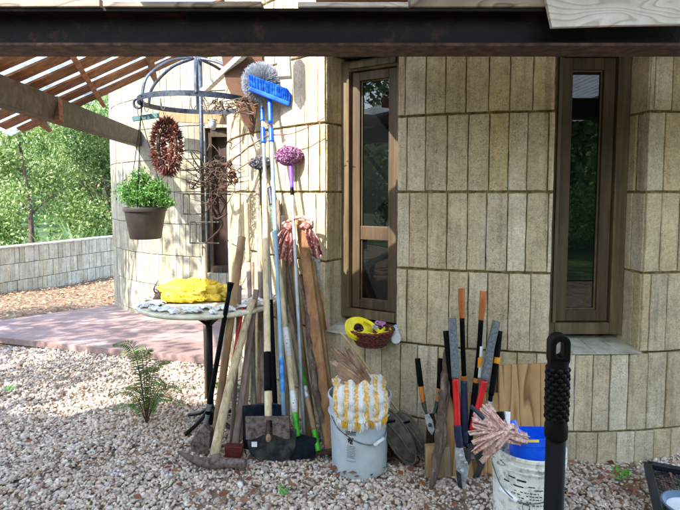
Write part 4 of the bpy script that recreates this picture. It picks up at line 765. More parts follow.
for nm, m_, ph_ in (('fringe', 'fringe', 0), ('yellow_fringe', 'fringe_yellow', 1)):
    w = MB(); rr = random.Random(3 + ph_)
    for i in range(150):
        u = rr.random(); fr_ = (u * 4) % 1
        if (fr_ > .5) != bool(ph_): continue
        p = tfn(u, .995); l = rr.uniform(.02, .045); w.tube([p, p + V((rr.uniform(-.004, .004), -.004, -l * .5)), p + V((rr.uniform(-.008, .008), -.003, -l))], [.0022, .0018, .001], 5)
    w.build(nm, M(m_), tw)
# brown paper bags folded on the towel
for k, (lb, n, sd, dx) in enumerate((('loose bundle of crumpled brown paper strips fanned out on the towel', 20, 5, 0), ('flat folded brown paper lying over the towel below the fanned strips', 3, 8, .005))):
    base = BK + V((.02, -.06, .44)); w = WB(base); rr = random.Random(sd)
    for i in range(n):
        f = i / max(1, n - 1)
        if k == 0: a = P(366 + f * 5, 382 + rr.uniform(-3, 3), 2.54 - .03 * f); b_ = P(329 + f * 24 + rr.uniform(-3, 3), 356 - 8 * f + rr.uniform(-7, 9), 2.60 + rr.uniform(-.04, .05))
        else: a = P(370, 388 + i * 1.5, 2.53); b_ = P(337 + 2 * i, 366 + i * 7, 2.56)
        wd = rr.uniform(.012, .03) if k == 0 else .05; up = V((-.5, -.4, .8)).normalized(); sd_ = (b_ - a).normalized().cross(up).normalized(); up2 = sd_.cross((b_ - a).normalized()); ph0 = rr.uniform(0, 6); tw_ = rr.uniform(-1.2, 1.2)
        def fn(u, v_, a=a, b_=b_, wd=wd, s1=sd_, u2=up2, ph0=ph0, tw_=tw_):
            c = a.lerp(b_, v_); an = tw_ * v_ + .25; d = s1 * math.cos(an) + u2 * math.sin(an); ww = wd * (.35 + .65 * v_ ** .6); q = c + d * (u - .5) * ww + u2 * (.010 * abs(((u * 3 + ph0) % 1) - .5)); return q + u2 * noise.noise(q * 40) * .006
        w.grid(fn, 8, 9)
    single('paper_bundle' if k == 0 else 'folded_paper', w, M('paper_brown'), lb, 'paper', thick=.0015)
put(stick('garden_stake', 'thin pale wooden stake slanting down behind the grey bucket', [(340.5, 332, 2.66), (362, 360, 2.66), (384, 391, 2.665), (403, 418, 2.655)], [.0068, .0068, .0068, .006], 'wood_pale', 11, wob=.001))
# leathery pads + dried vines
for (cx, cy, Y, rx, rz, lb) in ((398, 436, 2.56, .055, .165, 'larger dark leathery pad leaning beside the grey bucket'), (412, 433, 2.585, .042, .128, 'smaller dark leathery pad overlapping the larger one on its right')):
    c = P(cx, cy, Y); Mx = Matrix.Rotation(-.5, 3, 'Y'); e = empty('leather_pad', c, lb, 'pad', 'dark leathery pads beside the bucket'); w = WB(c); w.ell(c, (rx, .012, rz), 24, 16, Mx, wob=.15, seed=cx); w.build('body', M('leather_olive'), e, smooth=True)
    w = WB(c); w.tube([c + Mx @ V((rx * 1.02 * math.cos(a), -.002, rz * 1.0 * math.sin(a))) for a in [i * PI / 20 for i in range(40)]], .006, 8, closed=True); w.build('rim', M('olive_rim'), e, smooth=True)
    w = WB(c); w.tube(curve([c + Mx @ V(q) for q in ((-.3 * rx, -.014, .7 * rz), (.1 * rx, -.02, .1 * rz), (.3 * rx, -.012, -.7 * rz))], 6), .006, 6); w.build('seam', M('olive_rim'), e, smooth=True)
    w = WB(c); w.tube(curve([c + Mx @ V(q) for q in ((-.5 * rx, -.012, .55 * rz), (-.1 * rx, -.03, .62 * rz), (.45 * rx, -.012, .5 * rz))], 6), .007, 6, .5); w.build('strap', M('black_rubber'), e, smooth=True)
base = G(392, 463); w = WB(base); rr = random.Random(12)
for i in range(70):
    c = base + V((rr.uniform(-.13, .13), rr.uniform(-.02, .12), .015)); a = rr.uniform(0, 2 * PI); r_ = rr.uniform(.02, .06); w.tube([c + V((r_ * math.cos(a + k * .7), r_ * .7 * math.sin(a + k * .7), .012 * k * rr.uniform(.2, 1.3))) for k in range(7)], rr.uniform(.003, .005), 6)
single('vine_coil', w, M('vine'), 'tangle of thin dry reddish brown vines on the gravel right of the grey bucket', 'vines', smooth=True)
# ------------------------------------------------------------------ window sill things
SZ = CZ - .84 + .006; bc = V((P(371, 335, 2.84).x, 2.80, SZ + .001)); bs = empty('wicker_basket', bc, 'shallow dark reddish wicker basket on the sill of the left window', 'basket'); w = MB()
for k in range(8):
    z = .008 + k * .011; R_ = .080 + k * .0055 if k < 7 else .120; m_ = 84
    for s_ in (0, 1): w.tube([((R_ + .0045 * math.cos(14 * a + PI * (s_ + k))) * math.cos(a), (R_ + .0045 * math.cos(14 * a + PI * (s_ + k))) * math.sin(a), z + .003 * math.sin(14 * a + PI * s_)) for a in [2 * PI * i / m_ for i in range(m_)]], .0042 if k < 7 else .006, 6, closed=True)
w.build('weave', M('wicker'), bs, smooth=True); MB().lathe([(.0, .0), (.082, .0), (.087, .008), (.0, .008)], 24, cap0=False, cap1=False).build('bottom', M('wicker'), bs)
e = empty('strap_coil', bc + V((-.072, -.035, .098)), 'bright yellow coiled strap lying in the wicker basket', 'strap'); Mx = Matrix.Rotation(-.5, 3, 'X') @ Matrix.Rotation(.35, 3, 'Y') @ Matrix.Rotation(PI / 2, 3, 'X')
for k, (ra_, rb_) in enumerate(((.034, .076), (.030, .070), (.028, .066))):
    w = MB(); w.lathe([(ra_, -.004), (rb_, -.006), (rb_ + .002, 0), (rb_, .006), (ra_, .004)], 40, cap0=False, cap1=False); w.v = [tuple(Mx @ V((x * (1 + .06 * math.sin(3 * math.atan2(y, x) + k)), y * .85, z + .010 * (k - 1) + .004 * math.sin(2 * math.atan2(y, x) + k * 2)))) for x, y, z in w.v]; w.build('loop', M('yellow_strap'), e, smooth=True)
w = MB(); w.tube(curve([(.03, -.02, .05), (.07, -.03, .03), (.11, -.05, -.005), (.14, -.03, .01)], 6), .011, 8, .35); w.tube(curve([(.02, -.05, -.01), (.09, -.08, -.015), (.13, -.05, 0)], 6), .01, 8, .35); w.build('loose_end', M('yellow_strap'), e, smooth=True)
w = MB(); w.box((.085, -.05, .02), (.03, .014, .02), Matrix.Rotation(.4, 3, 'Y')); w.build('buckle', M('bare_steel'), e, bevel=.002)
rr = random.Random(2)
for lb, off, m_ in (('black cord in the basket beside the yellow strap', (.05, -.02, .065), 'black_plastic'), ('yellow green cord at the right of the basket', (.075, -.01, .072), 'yellow_strap'), ('small lilac cloth at the back of the basket', (.05, .05, .09), 'purple_fibre')):
    c = bc + V(off); w = WB(c); pts = [c + V((rr.uniform(-.035, .035), rr.uniform(-.03, .03), rr.uniform(-.01, .02))) for _ in range(7)]; w.tube(curve(pts, 5), .006, 7); single('cord' if 'cord' in lb else 'cloth', w, M(m_), lb, 'cord' if 'cord' in lb else 'cloth', smooth=True)
for (px, py, Y, r_, m_, lb) in ((396, 339, 2.80, .029, 'plaster_white', 'white capped small jar lying at the foot of the middle wall pier'), (399, 332, 2.87, .034, 'pale_blue', 'pale blue jar lying behind the white capped jar')):
    c = P(px, py, Y); c.z = SZ + r_ + (.012 if r_ > .03 else .002); e = empty('jar', c, lb, 'jar', 'jars on the left window sill'); w = MB(); w.lathe([(r_ * .9, 0), (r_, .006), (r_, .06), (r_ * .9, .066)], 28); w.v = [tuple(Matrix.Rotation(-PI / 2, 3, 'X') @ V(q)) for q in w.v]; w.build('body', M(m_), e, smooth=True)
    w = MB(); w.lathe([(r_ * .82, -.004), (r_ * .86, 0)], 28); w.lathe([(r_ * .3, -.006), (r_ * .34, -.003)], 20); w.v = [tuple(Matrix.Rotation(-PI / 2, 3, 'X') @ V(q)) for q in w.v]; w.build('lid', M('plaster_white'), e)
# ------------------------------------------------------------------ cutters by the middle pier
GC = 'long handled cutters standing against the middle pier'
def rods(e, base, specs):
    for (name, m_, pts, rs, fl) in specs: w = WB(base); w.tube(curve([P(*p) for p in pts], 6), lerpr(rs, 6 * (len(pts) - 1) + 1), 14, fl); w.build(name, M(m_), e, smooth=True)
def flatpiece(e, base, name, m_, pts, Y, th, bev=.002): w = WB(base); q = [P(x, y, Y) for x, y in pts]; w.prism([(p.x, p.z) for p in q], Y - th / 2, Y + th / 2); return w.build(name, M(m_), e, bevel=bev)
def bolt(e, base, px, py, Y, r_, m_='dark_steel'): w = WB(base); c = P(px, py, Y); w.lathe([(r_, -.004), (r_, .004), (r_ * .6, .007)], 16); w.v = [tuple(c + Matrix.Rotation(PI / 2, 3, 'X') @ V(q)) for q in w.v]; w.build('pivot_bolt', M(m_), e, smooth=False)
b0 = P(463, 489, 2.42); e = empty('bolt_cutter', b0, 'large bolt cutters with red arms, grey rubber grips and steel jaws pointing down', 'bolt cutter', GC)
rods(e, b0, [('grip', 'grey_grip', [(452, 318, 2.58), (454, 348, 2.55), (455.5, 378, 2.52)], [.0215, .0205, .0195], 1), ('arm', 'red_paint', [(455.5, 378, 2.52), (456.5, 402, 2.50), (457.5, 427, 2.47)], [.0165, .0165, .0165], .7), ('sleeve', 'navy_grip', [(457.5, 425, 2.47), (458.5, 438, 2.46), (460, 449, 2.45)], [.0185, .0185, .016], .8),
    ('grip', 'grey_grip', [(496.5, 321, 2.58), (490, 350, 2.56), (484.5, 380, 2.53)], [.0195, .02, .019], 1), ('arm', 'red_paint', [(484.5, 380, 2.53), (479, 404, 2.52), (472, 430, 2.50)], [.0165, .0165, .015], .7)])
flatpiece(e, b0, 'jaw', 'bare_steel', [(455, 448), (463, 448), (465, 458), (469, 466), (467, 478), (462, 489), (457, 489), (458, 478), (456, 468)], 2.44, .016); flatpiece(e, b0, 'jaw', 'dark_steel', [(461, 449), (471, 448), (471, 460), (466, 470), (461, 464)], 2.455, .012)
flatpiece(e, b0, 'cutting_edge', 'dark_steel', [(456, 470), (461, 474), (462, 488), (458, 489.5)], 2.428, .01)
for q in ((461, 456), (466, 463), (462, 471)): bolt(e, b0, *q, 2.43, .009, 'bare_steel')
b0 = P(470, 470, 2.52); e = empty('branch_lopper', b0, 'black loppers with wooden handle tips rising above the bolt cutters', 'lopper', GC)
rods(e, b0, [('wooden_tip', 'wood_grip', [(461.3, 288.5, 2.61), (461.5, 303, 2.60), (462, 318, 2.595)], [.0175, .0165, .013], 1), ('shaft', 'black_plastic', [(462, 318, 2.595), (463, 350, 2.585), (464, 376, 2.575)], [.0125, .0125, .0125], 1), ('wood_band', 'wood_grip', [(463.8, 376, 2.57), (464, 378, 2.57), (464, 380, 2.57)], [.0175, .0175, .0175], 1), ('sleeve', 'navy_grip', [(464, 380, 2.57), (464.5, 410, 2.55), (466, 446, 2.52)], [.0165, .0175, .015], 1),
    ('wooden_tip', 'wood_grip', [(483.3, 291, 2.61), (482.5, 305, 2.60), (481, 320, 2.595)], [.0175, .0165, .013], 1), ('shaft', 'black_plastic', [(481, 320, 2.595), (479, 350, 2.585), (476, 378, 2.575)], [.0125, .0125, .0125], 1), ('wood_band', 'wood_grip', [(476.3, 378, 2.57), (476, 380, 2.57), (475.8, 382, 2.57)], [.017, .017, .017], 1), ('sleeve', 'black_rubber', [(476, 382, 2.57), (473, 410, 2.55), (469, 446, 2.52)], [.0155, .016, .015], 1), ('label', 'label_white', [(480.6, 346, 2.586), (479, 362, 2.582), (477.8, 377, 2.578)], [.0138, .0138, .0138], 1)])
flatpiece(e, b0, 'orange_mark', 'orange_sticker', [(478, 358), (482, 356), (481, 366), (477.5, 368)], 2.567, .003, 0); flatpiece(e, b0, 'blade', 'dark_steel', [(466, 445), (474, 442), (483, 452), (485, 464), (480, 475), (473, 478), (478, 465), (474, 455)], 2.50, .008); bolt(e, b0, 470, 450, 2.495, .01)
b0 = P(487, 470, 2.55); e = empty('hedge_shears', b0, 'black shears mostly hidden behind the bolt cutters, orange band on the right handle', 'shears', GC)
rods(e, b0, [('grip', 'black_rubber', [(446, 331, 2.62), (449, 360, 2.60), (453, 395, 2.58)], [.016, .016, .014], 1), ('grip', 'black_rubber', [(499.5, 331, 2.62), (496, 362, 2.60), (491, 395, 2.57)], [.0155, .0155, .014], 1), ('orange_band', 'orange_sticker', [(497.2, 357, 2.602), (496.8, 360, 2.60), (496.2, 363, 2.598)], [.0165, .0165, .0165], 1), ('lower_shaft', 'black_plastic', [(453, 395, 2.58), (462, 430, 2.56), (472, 462, 2.54)], [.012, .012, .012], 1), ('lower_shaft', 'black_plastic', [(491, 395, 2.57), (486, 425, 2.555), (478, 462, 2.54)], [.011, .011, .011], 1), ('collar', 'bare_steel', [(490, 401, 2.565), (489, 405, 2.565), (488, 409, 2.563)], [.0135, .0135, .0135], 1)])
flatpiece(e, b0, 'blade', 'bare_steel', [(470, 455), (482, 452), (481, 470), (476, 479), (471, 470)], 2.53, .006)
b0 = P(430, 470, 2.55); e = empty('hand_shears', b0, 'small hedge shears with black and orange wooden grips standing blades down', 'shears', GC)
rods(e, b0, [('grip', 'black_rubber', [(417.5, 358.5, 2.66), (419, 372, 2.65), (421, 386, 2.64)], [.014, .0155, .0145], 1), ('grip_wood', 'wood_grip', [(421, 386, 2.64), (422, 394, 2.635), (423.5, 402, 2.63)], [.0135, .0135, .0125], 1), ('ferrule', 'dark_steel', [(423.5, 401, 2.63), (424.5, 407, 2.625), (427, 415, 2.61)], [.0125, .011, .004], 1),
    ('grip', 'black_rubber', [(440.5, 358.5, 2.66), (440, 372, 2.65), (439, 388, 2.64)], [.014, .0145, .0135], 1), ('grip_wood', 'wood_grip', [(439, 388, 2.64), (438.5, 395, 2.635), (437.5, 402, 2.63)], [.0135, .0135, .0125], 1), ('ferrule', 'dark_steel', [(437.5, 401, 2.63), (436, 408, 2.625), (433, 416, 2.61)], [.0125, .011, .004], 1)])
flatpiece(e, b0, 'blade', 'rust_dark', [(427, 414), (434, 413), (437, 425), (437, 448), (433, 470), (428, 470), (426, 440)], 2.60, .006); flatpiece(e, b0, 'pivot_plate', 'bare_steel', [(424.5, 415), (429, 414), (433, 421), (434.5, 429), (432, 435), (428, 430), (425.5, 422)], 2.588, .008); bolt(e, b0, 430, 425, 2.58, .009)
# the old branch in front
tp = stick('dead_branch', 'rough weathered grey branch standing in front of the hand shears', [(446, 350, 2.62), (445, 372, 2.60), (442, 400, 2.56), (440, 430, 2.51), (436, 460, 2.46), (431, 489, 2.41)], [.014, .02, .019, .021, .023, .009], 'bark_stick', 31, wob=.012); w = tp[0]
w.tube(curve([P(438, 392, 2.57), P(442, 410, 2.55), P(445, 435, 2.5), P(438, 462, 2.455)], 6), lerpr([.005, .010, .012, .01], 19), 8); w.tube(curve([P(450, 360, 2.61), P(449, 385, 2.585), P(444, 420, 2.53)], 6), lerpr([.006, .009, .008], 13), 8); put(tp)
def leanboard(name, pts, Y0, Y1, th, m_, lb):
    ys = [p[1] for p in pts]; q = [P(x, y, Y0 + (Y1 - Y0) * (max(ys) - y) / (max(ys) - min(ys))) for x, y in pts]; base = q[0].copy(); w = WB(base); n = len(q); w.add(q + [p + V((0, th, .003)) for p in q], [tuple(range(n))[::-1], tuple(range(n, 2 * n))] + [(k, (k + 1) % n, n + (k + 1) % n, n + k) for k in range(n)]); return single(name, w, M(m_), lb, 'board', 'scrap boards behind the cutters', bevel=.0015)
leanboard('plywood_board', [(447, 479), (447, 394), (502, 394), (502, 474)], 2.505, 2.60, .012, 'ply_brown', 'warm brown plywood board standing directly behind the bolt cutters')
leanboard('plywood_board', [(500, 474), (499, 366), (549, 364), (549, 474)], 2.53, 2.605, .012, 'ply_brown', 'taller plywood board behind the white bucket, beside the black grip')
leanboard('wood_offcut', [(426, 478), (425.5, 447), (441, 446), (442, 478)], 2.47, 2.50, .03, 'wood_tan', 'short block of wood behind the foot of the grey branch')
leanboard('wood_offcut', [(441.5, 477), (441, 447), (450, 447), (451, 477)], 2.48, 2.51, .02, 'wood_worn', 'second short offcut wedged between the branch and the bolt cutters')
# ------------------------------------------------------------------ white scuffed bucket, blue pail, strips, tubes
WBK = V((P(527.5, 470, 2.1).x, 2.1, -.055)); wb_ = bucket('white_bucket', WBK, 'scuffed white bucket with worn black print holding a blue pail and pink strips of cloth', 'bucket_scuffed', .132, .1445, .372, (.318, .34)); autosmooth(kids(wb_)[0])
w = MB(); w.tube(curve([(-.152, -.01, .30), (-.135, -.085, .24), (-.08, -.135, .205), (0, -.158, .215), (.08, -.135, .25), (.152, -.01, .30)], 6), .0025, 6); hd_ = w.build('handle', M('wire'), wb_, smooth=True); MB().tube([(-.135, -.07, .225), (-.085, -.130, .203)], .010, 10).build('handle_grip', M('plaster_white'), hd_, smooth=True)
w = MB(); rr = random.Random(21); ra = lambda z: .132 + .0125 * z / .372 + .0012
def ink2(a0, a1, z0, z1): w.grid(lambda u, v_: V((ra(z1) * math.cos(a0 + (a1 - a0) * u), ra(z1) * math.sin(a0 + (a1 - a0) * u), z0 + (z1 - z0) * v_ + .0)), 4, 1)
for (a0, a1, z, h) in ((-2.45, -2.25, .285, .006), (-2.2, -1.95, .279, .008), (-2.3, -2.02, .255, .006), (-1.9, -1.72, .262, .004), (-2.6, -2.42, .26, .007), (-1.75, -1.5, .25, .004)): ink2(a0, a1, z, z + h)
for k in range(5):
    z = .235 - k * .012; x = -2.35
    while x < -1.4: l = rr.uniform(.03, .09); ink2(x, x + l, z, z + .004) if rr.random() < .6 else None; x += l + .03
for k in range(14): ink2(-2.05 + k * .012, -2.035 + k * .012, .175 - k * .008, .185 - k * .008); ink2(-1.86 - k * .010, -1.845 - k * .010, .178 - k * .009, .186 - k * .009); ink2(-1.86 + k * .006, -1.85 + k * .006, .178 - k * .008, .188 - k * .008)
w.build('worn_print', M('label_ink'), wb_)
zr = P(525, 439, 2.02).z; bp = V((WBK.x + .012, 2.075, WBK.z + .012)); e = empty('blue_pail', bp, 'bright blue plastic caddy with a yellow sticker standing in the white bucket', 'caddy'); hh = zr - bp.z
w = MB(); w.lathe([(.07, 0), (.094, hh - .035), (.100, hh - .034), (.101, hh - .016), (.105, hh - .015), (.105, hh), (.099, hh + .001), (.094, hh - .03), (.066, .02)], 64, cap1=True)
def sq(x, y): r = math.hypot(x, y) or 1; c, s_ = x / r, y / r; k = (abs(c) ** 4 + abs(s_) ** 4) ** -.25; return x * k, y * k * .55
w.v = [(*sq(x, y), z) for x, y, z in w.v]; w.build('body', M('blue_plastic'), e, smooth=True); autosmooth(kids(e)[0])
w = MB(); w.box((-.028, -.0585, hh - .007), (.055, .002, .010)); w.build('sticker', M('yellow_sticker'), e)
for i, (px0, py0, px1, py1, m_, r_, lb) in enumerate(((499.5, 412, 503, 432, 'black_plastic', .0165, 'black tube standing in the white bucket left of the blue tube'), (507.5, 411.5, 507, 430, 'plaster_white', .011, 'white tube between the black and blue tubes'), (511.5, 421, 517, 434, 'blue_plastic', .0165, 'short blue tube at the front of the tubes in the bucket'), (471, 406, 484, 419, 'navy_grip', .008, 'thin navy tube poking out of the pink cloth strips'))):
    a, b_ = P(px1, py1, 1.965), P(px0, py0, 1.99); e = empty('tube', a, lb, 'tube', 'tubes poking out of the white bucket'); w = WB(a); w.tube([a, b_], r_, 18); w.build('body', M(m_), e, smooth=True); autosmooth(kids(e)[0]); w = WB(a); d = (b_ - a).normalized(); w.tube([b_ + d * .0005, b_ + d * .0015], r_ * .75, 18); w.build('end_shade_disc', M('label_ink'), e)  # dark disc on the solid end stands in for the shaded hollow
cs = P(512, 437, 1.98); e = empty('cloth_strips', cs, 'bundle of pink and cream plaid cloth strips spilling left over the white bucket rim', 'cloth'); rr = random.Random(17)
ends = [(473, 413), (479, 408), (487, 404), (471, 424), (470, 433), (472, 444), (477, 438), (483, 416), (492, 411), (474, 449), (481, 463), (484, 457), (478, 428), (497, 414)]
ends = ends + [(x + rr.uniform(-3, 3), y + rr.uniform(-4, 4)) for x, y in ends]
for i, (ex, ey) in enumerate(ends):
    a = P(528 - rr.uniform(0, 8), 443 - rr.uniform(0, 8), 1.99); m1 = P(507 + rr.uniform(-5, 5), 433 + rr.uniform(-8, 7), 1.955 - .008 * (i % 4)); b_ = P(ex + 1, ey, 2.03 if ey < 440 else 1.97); m2 = m1.lerp(b_, .55) + V((0, -.02, .012)); c = curve([a, m1, m2, b_], 6); wd = rr.uniform(.007, .013); w = WB(cs); sd_ = V((0, -.35, 1)).normalized(); ph0 = rr.uniform(0, 6)
    def fn(u, v_, c=c, wd=wd, ph0=ph0):
        f = v_ * (len(c) - 1.001); p = c[int(f)].lerp(c[int(f) + 1], f - int(f)); d = (c[int(f) + 1] - c[int(f)]).normalized(); s1 = d.cross(V((0, -1, 0))).normalized(); return p + s1 * (u - .5) * 2 * wd * (1.25 - .4 * v_) + V((0, -.008 * math.sin(u * PI * 2 + ph0) - .006 * math.sin(v_ * 6 + ph0), 0))
    w.grid(fn, 7, 18); w.build('strip', M('glove_cloth'), e, smooth=True, thick=.003)
# ------------------------------------------------------------------ black ridged grip in the foreground
YG = .87; gx = P(556.3, 420, YG).x; gb_ = V((gx, YG, -.055)); e = empty('scraper_pole', gb_, 'black pole with studded rubber grip and hanging hole standing upright in the foreground', 'pole'); zt = P(556, 333, YG).z; z1 = P(556, 437, YG).z
w = WB(gb_); w.tube([gb_, V((gb_.x, gb_.y, z1 + .01))], .0165, 28); w.build('pole', M('black_plastic'), e, smooth=True)
w = WB(gb_); zs_ = [z1, z1 + .004, z1 + .022, z1 + .026, zt - .055, zt - .045]; rs_ = [.0185, .0192, .0192, .0178, .0172, .0172]; w.tube([V((gb_.x, gb_.y, z)) for z in zs_], rs_, 32); gp_ = w.build('grip', M('black_rubber'), e, smooth=True); autosmooth(gp_, 40)
w = WB(gb_); N = 40; cz = zt - .03
def stad(hw, hh, r_): return [(gb_.x + (hw - r_) * (1 if math.cos(a) > 0 else -1) + r_ * math.cos(a), cz + (hh - r_) * (1 if math.sin(a) > 0 else -1) + r_ * math.sin(a)) for a in [2 * PI * (i + .5) / N for i in range(N)]]
w.prism(stad(.0172, .030, .0165), YG - .011, YG + .011, hole=[(x, z + .004) for x, z in stad(.0072, .0125, .0070)]); w.build('hanging_loop', M('black_rubber'), e, smooth=False, bevel=.003)
w = WB(gb_); n_ = 9
for row in range(12):
    z = z1 + .036 + row * (zt - .062 - z1 - .036) / 11
    for k in range(n_):
        a = 2 * PI * (k + .5 * (row % 2)) / n_; w.ell(V((gb_.x + .0160 * math.cos(a), gb_.y + .0160 * math.sin(a), z)), (.0052, .0052, .0050), 10, 6)
w.build('stud', M('black_rubber'), e, smooth=True)['kind'] = 'stuff'
w = WB(gb_); w.box(gb_ + V((0, 0, .01)), (.3, .03, .05)); w.build('scraper_foot', M('black_plastic'), e, bevel=.006)
# ------------------------------------------------------------------ screen tray + bowl bottom right
c0 = P(647.5, 461, 2.54); du = V((.86, -.40, 0)).normalized(); dv = V((-.40, -.86, 0)).normalized(); c0 = V((c0.x, c0.y, -.01)); Sx, Sy = .62, .62; e = empty('mesh_tray', c0, 'black framed mesh screen lying on the gravel in the right corner', 'screen'); w = WB(c0)
for a, b_ in ((c0, c0 + du * Sx), (c0 + du * Sx, c0 + du * Sx + dv * Sy), (c0 + du * Sx + dv * Sy, c0 + dv * Sy), (c0 + dv * Sy, c0)): d = (b_ - a).normalized(); w.beam(a - d * .0, b_ + d * .0, .034, .03)
w.build('frame', M('screen_black'), e, bevel=.003); w = WB(c0)
for i in range(1, 48): w.beam(c0 + du * Sx * i / 48 - V((0, 0, .006)), c0 + du * Sx * i / 48 + dv * Sy - V((0, 0, .006)), .0022, .0022); w.beam(c0 + dv * Sy * i / 48 - V((0, 0, .009)), c0 + dv * Sy * i / 48 + du * Sx - V((0, 0, .009)), .0022, .0022)
w.build('mesh', M('screen_black'), e)
bw = P(686, 512, 2.12); bw = V((bw.x, 2.10, .004)); e = empty('bowl', bw, 'grey blue rimmed pale bowl sitting on the black mesh screen', 'bowl'); MB().lathe([(.055, 0), (.085, .02), (.100, .045), (.106, .046), (.106, .052), (.096, .052), (.08, .026), (.0, .012)], 40, cap1=False).build('body', M('bowl_grey'), e, smooth=True); MB().lathe([(.0, .030), (.084, .031)], 32, cap0=False, cap1=False).build('contents', M('plaster_white'), e)
# ------------------------------------------------------------------ round table with shells and net bag
TC = V((P(208.5, 303, 3.15).x, 3.15, gz(0, 3.15))); TZ = .705 - TC.z; tbl = empty('round_table', TC, 'round pale topped table on a black pedestal with shells along its edge', 'table')
MB().lathe([(.0, TZ - .026), (.408, TZ - .026), (.42, TZ - .016), (.42, TZ - .008), (.412, TZ), (.0, TZ)], 64, cap0=False, cap1=False).build('tabletop', M('table_top'), tbl, smooth=False)
w = MB(); w.tube([(0, 0, 0), (0, 0, TZ - .03)], .021, 16); w.build('pedestal', M('black_iron'), tbl, smooth=True)
for k in range(4):
    a = PI / 4 + k * PI / 2 + .2; w = MB(); w.tube(curve([(.015 * math.cos(a), .015 * math.sin(a), TZ - .15), (.09 * math.cos(a), .09 * math.sin(a), TZ - .095), (.22 * math.cos(a), .22 * math.sin(a), TZ - .032)], 6), .010, 8); w.build('bracket', M('black_iron'), tbl, smooth=True)
    w = MB(); w.tube(curve([(.015 * math.cos(a), .015 * math.sin(a), .10), (.09 * math.cos(a), .09 * math.sin(a), .05), (.2 * math.cos(a), .2 * math.sin(a), .012)], 6), .012, 8); w.build('foot', M('black_iron'), tbl, smooth=True)
def shellmesh(seed):
    w = MB(); n, m_ = 18, 5; vs = []
    for j in range(m_ + 1):
        for i in range(n):
            a = 2 * PI * i / n; t_ = j / m_; rx, ry = .042 * (1 + .12 * math.sin(3 * a + seed)), .026 * (1 + .15 * math.cos(2 * a + seed * 2)); q = V((rx * t_ * math.cos(a) + .006, ry * t_ * math.sin(a), .012 + .012 * (1 - t_ * t_) - .004 * math.sin(a * 5 + seed) * t_)); q.z += .004 * noise.noise(q * 90 + V((seed, 0, 0))); vs.append(q)
    w.add(vs, [(j * n + i, j * n + (i + 1) % n, (j + 1) * n + (i + 1) % n, (j + 1) * n + i) for j in range(m_) for i in range(n)]); return w
protos = []; rr = random.Random(5); k = 0
spots = [(a + rr.uniform(-.05, .05), .365 + rr.uniform(-.02, .02)) for a in [-PI + .02 + i * PI / 15 for i in range(16)]] + [(a + rr.uniform(-.08, .08), .29 + rr.uniform(-.02, .02)) for a in [-PI + .12 + i * PI / 11 for i in range(11)]] + [(a, .36) for a in (.3, .7, 1.2, 1.7, 2.2, 2.7, 2.95)]
for i, (a, r_) in enumerate(spots):
    loc = TC + V((r_ * math.cos(a), r_ * math.sin(a), TZ - .006)); rot = (rr.uniform(-.25, .25), rr.uniform(-.2, .2), rr.uniform(0, 2 * PI))
    if i < 4: o = shellmesh(i * 1.7 + 1).build('oyster_shell', M('shell'), None, smooth=True, thick=.004); tag(o, 'grey and white oyster shell in the ring of shells round the table edge', 'shell', 'oyster shells round the table edge'); protos.append(o)
    else: o = protos[i % 4].copy(); COL.objects.link(o)
    o.location = loc + V((0, 0, .004)); o.rotation_euler = rot; o.scale = (rr.uniform(.85, 1.2),) * 3
nc = TC + V((-.085, -.02, TZ)); e = empty('net_bag', nc, 'bright yellow netting bag heaped on the round table', 'net bag')
w = MB()
for (c, r_, sd) in (((0.03, 0, .05), (.17, .11, .062), 1), ((-.06, -.03, .045), (.12, .09, .055), 2), ((.12, .02, .04), (.13, .09, .05), 3), ((.20, .0, .03), (.07, .06, .034), 5)): w.ell(c, r_, 90, 50, None, .5, sd)
w.v = [tuple(V(q) + V((0, 0, .5)) * 0 + V((noise.noise(V(q) * 38), noise.noise(V(q) * 38 + V((9, 0, 0))), noise.noise(V(q) * 30 + V((0, 9, 0))))) * .013 + V(q).normalized() * (.009 * math.sin(V(q).x * 70 + V(q).z * 120 + 6 * noise.noise(V(q) * 12)) + .003 * noise.noise(V(q) * 90))) for q in w.v]; w.v = [(x, y, max(.004, z)) for x, y, z in w.v]; w.build('folded_net', M('yellow_net'), e, smooth=True)
w = MB(); w.ell((-.045, -.01, .058), (.175, .12, .072), 28, 18, None, .35, 4); w.v = [(x, y, max(.003, z)) for x, y, z in w.v]; w.build('outer_net', M('net_mesh'), e, smooth=True)
c = P(159, 291, 3.05); c.z = TC.z + TZ; e = empty('seed_pod', c, 'dark brown horned seed pod at the left edge of the round table', 'seed pod'); w = MB(); w.ell((0, 0, .032), (.032, .028, .034), 14, 10, None, .6, 3); w.ell((.05, .01, .018), (.04, .025, .018), 12, 8, None, .5, 6); w.build('pod', M('pod'), e, smooth=True)
w = MB(); w.tube(curve([(-.01, 0, .05), (-.03, 0, .08), (-.02, 0, .11), (0, 0, .14)], 5), lerpr([.006, .005, .003, .0015], 16), 6); w.tube(curve([(.01, 0, .05), (-.005, 0, .075), (-.03, 0, .09)], 5), lerpr([.005, .004, .0015], 11), 6); w.build('horn', M('pod'), e, smooth=True)
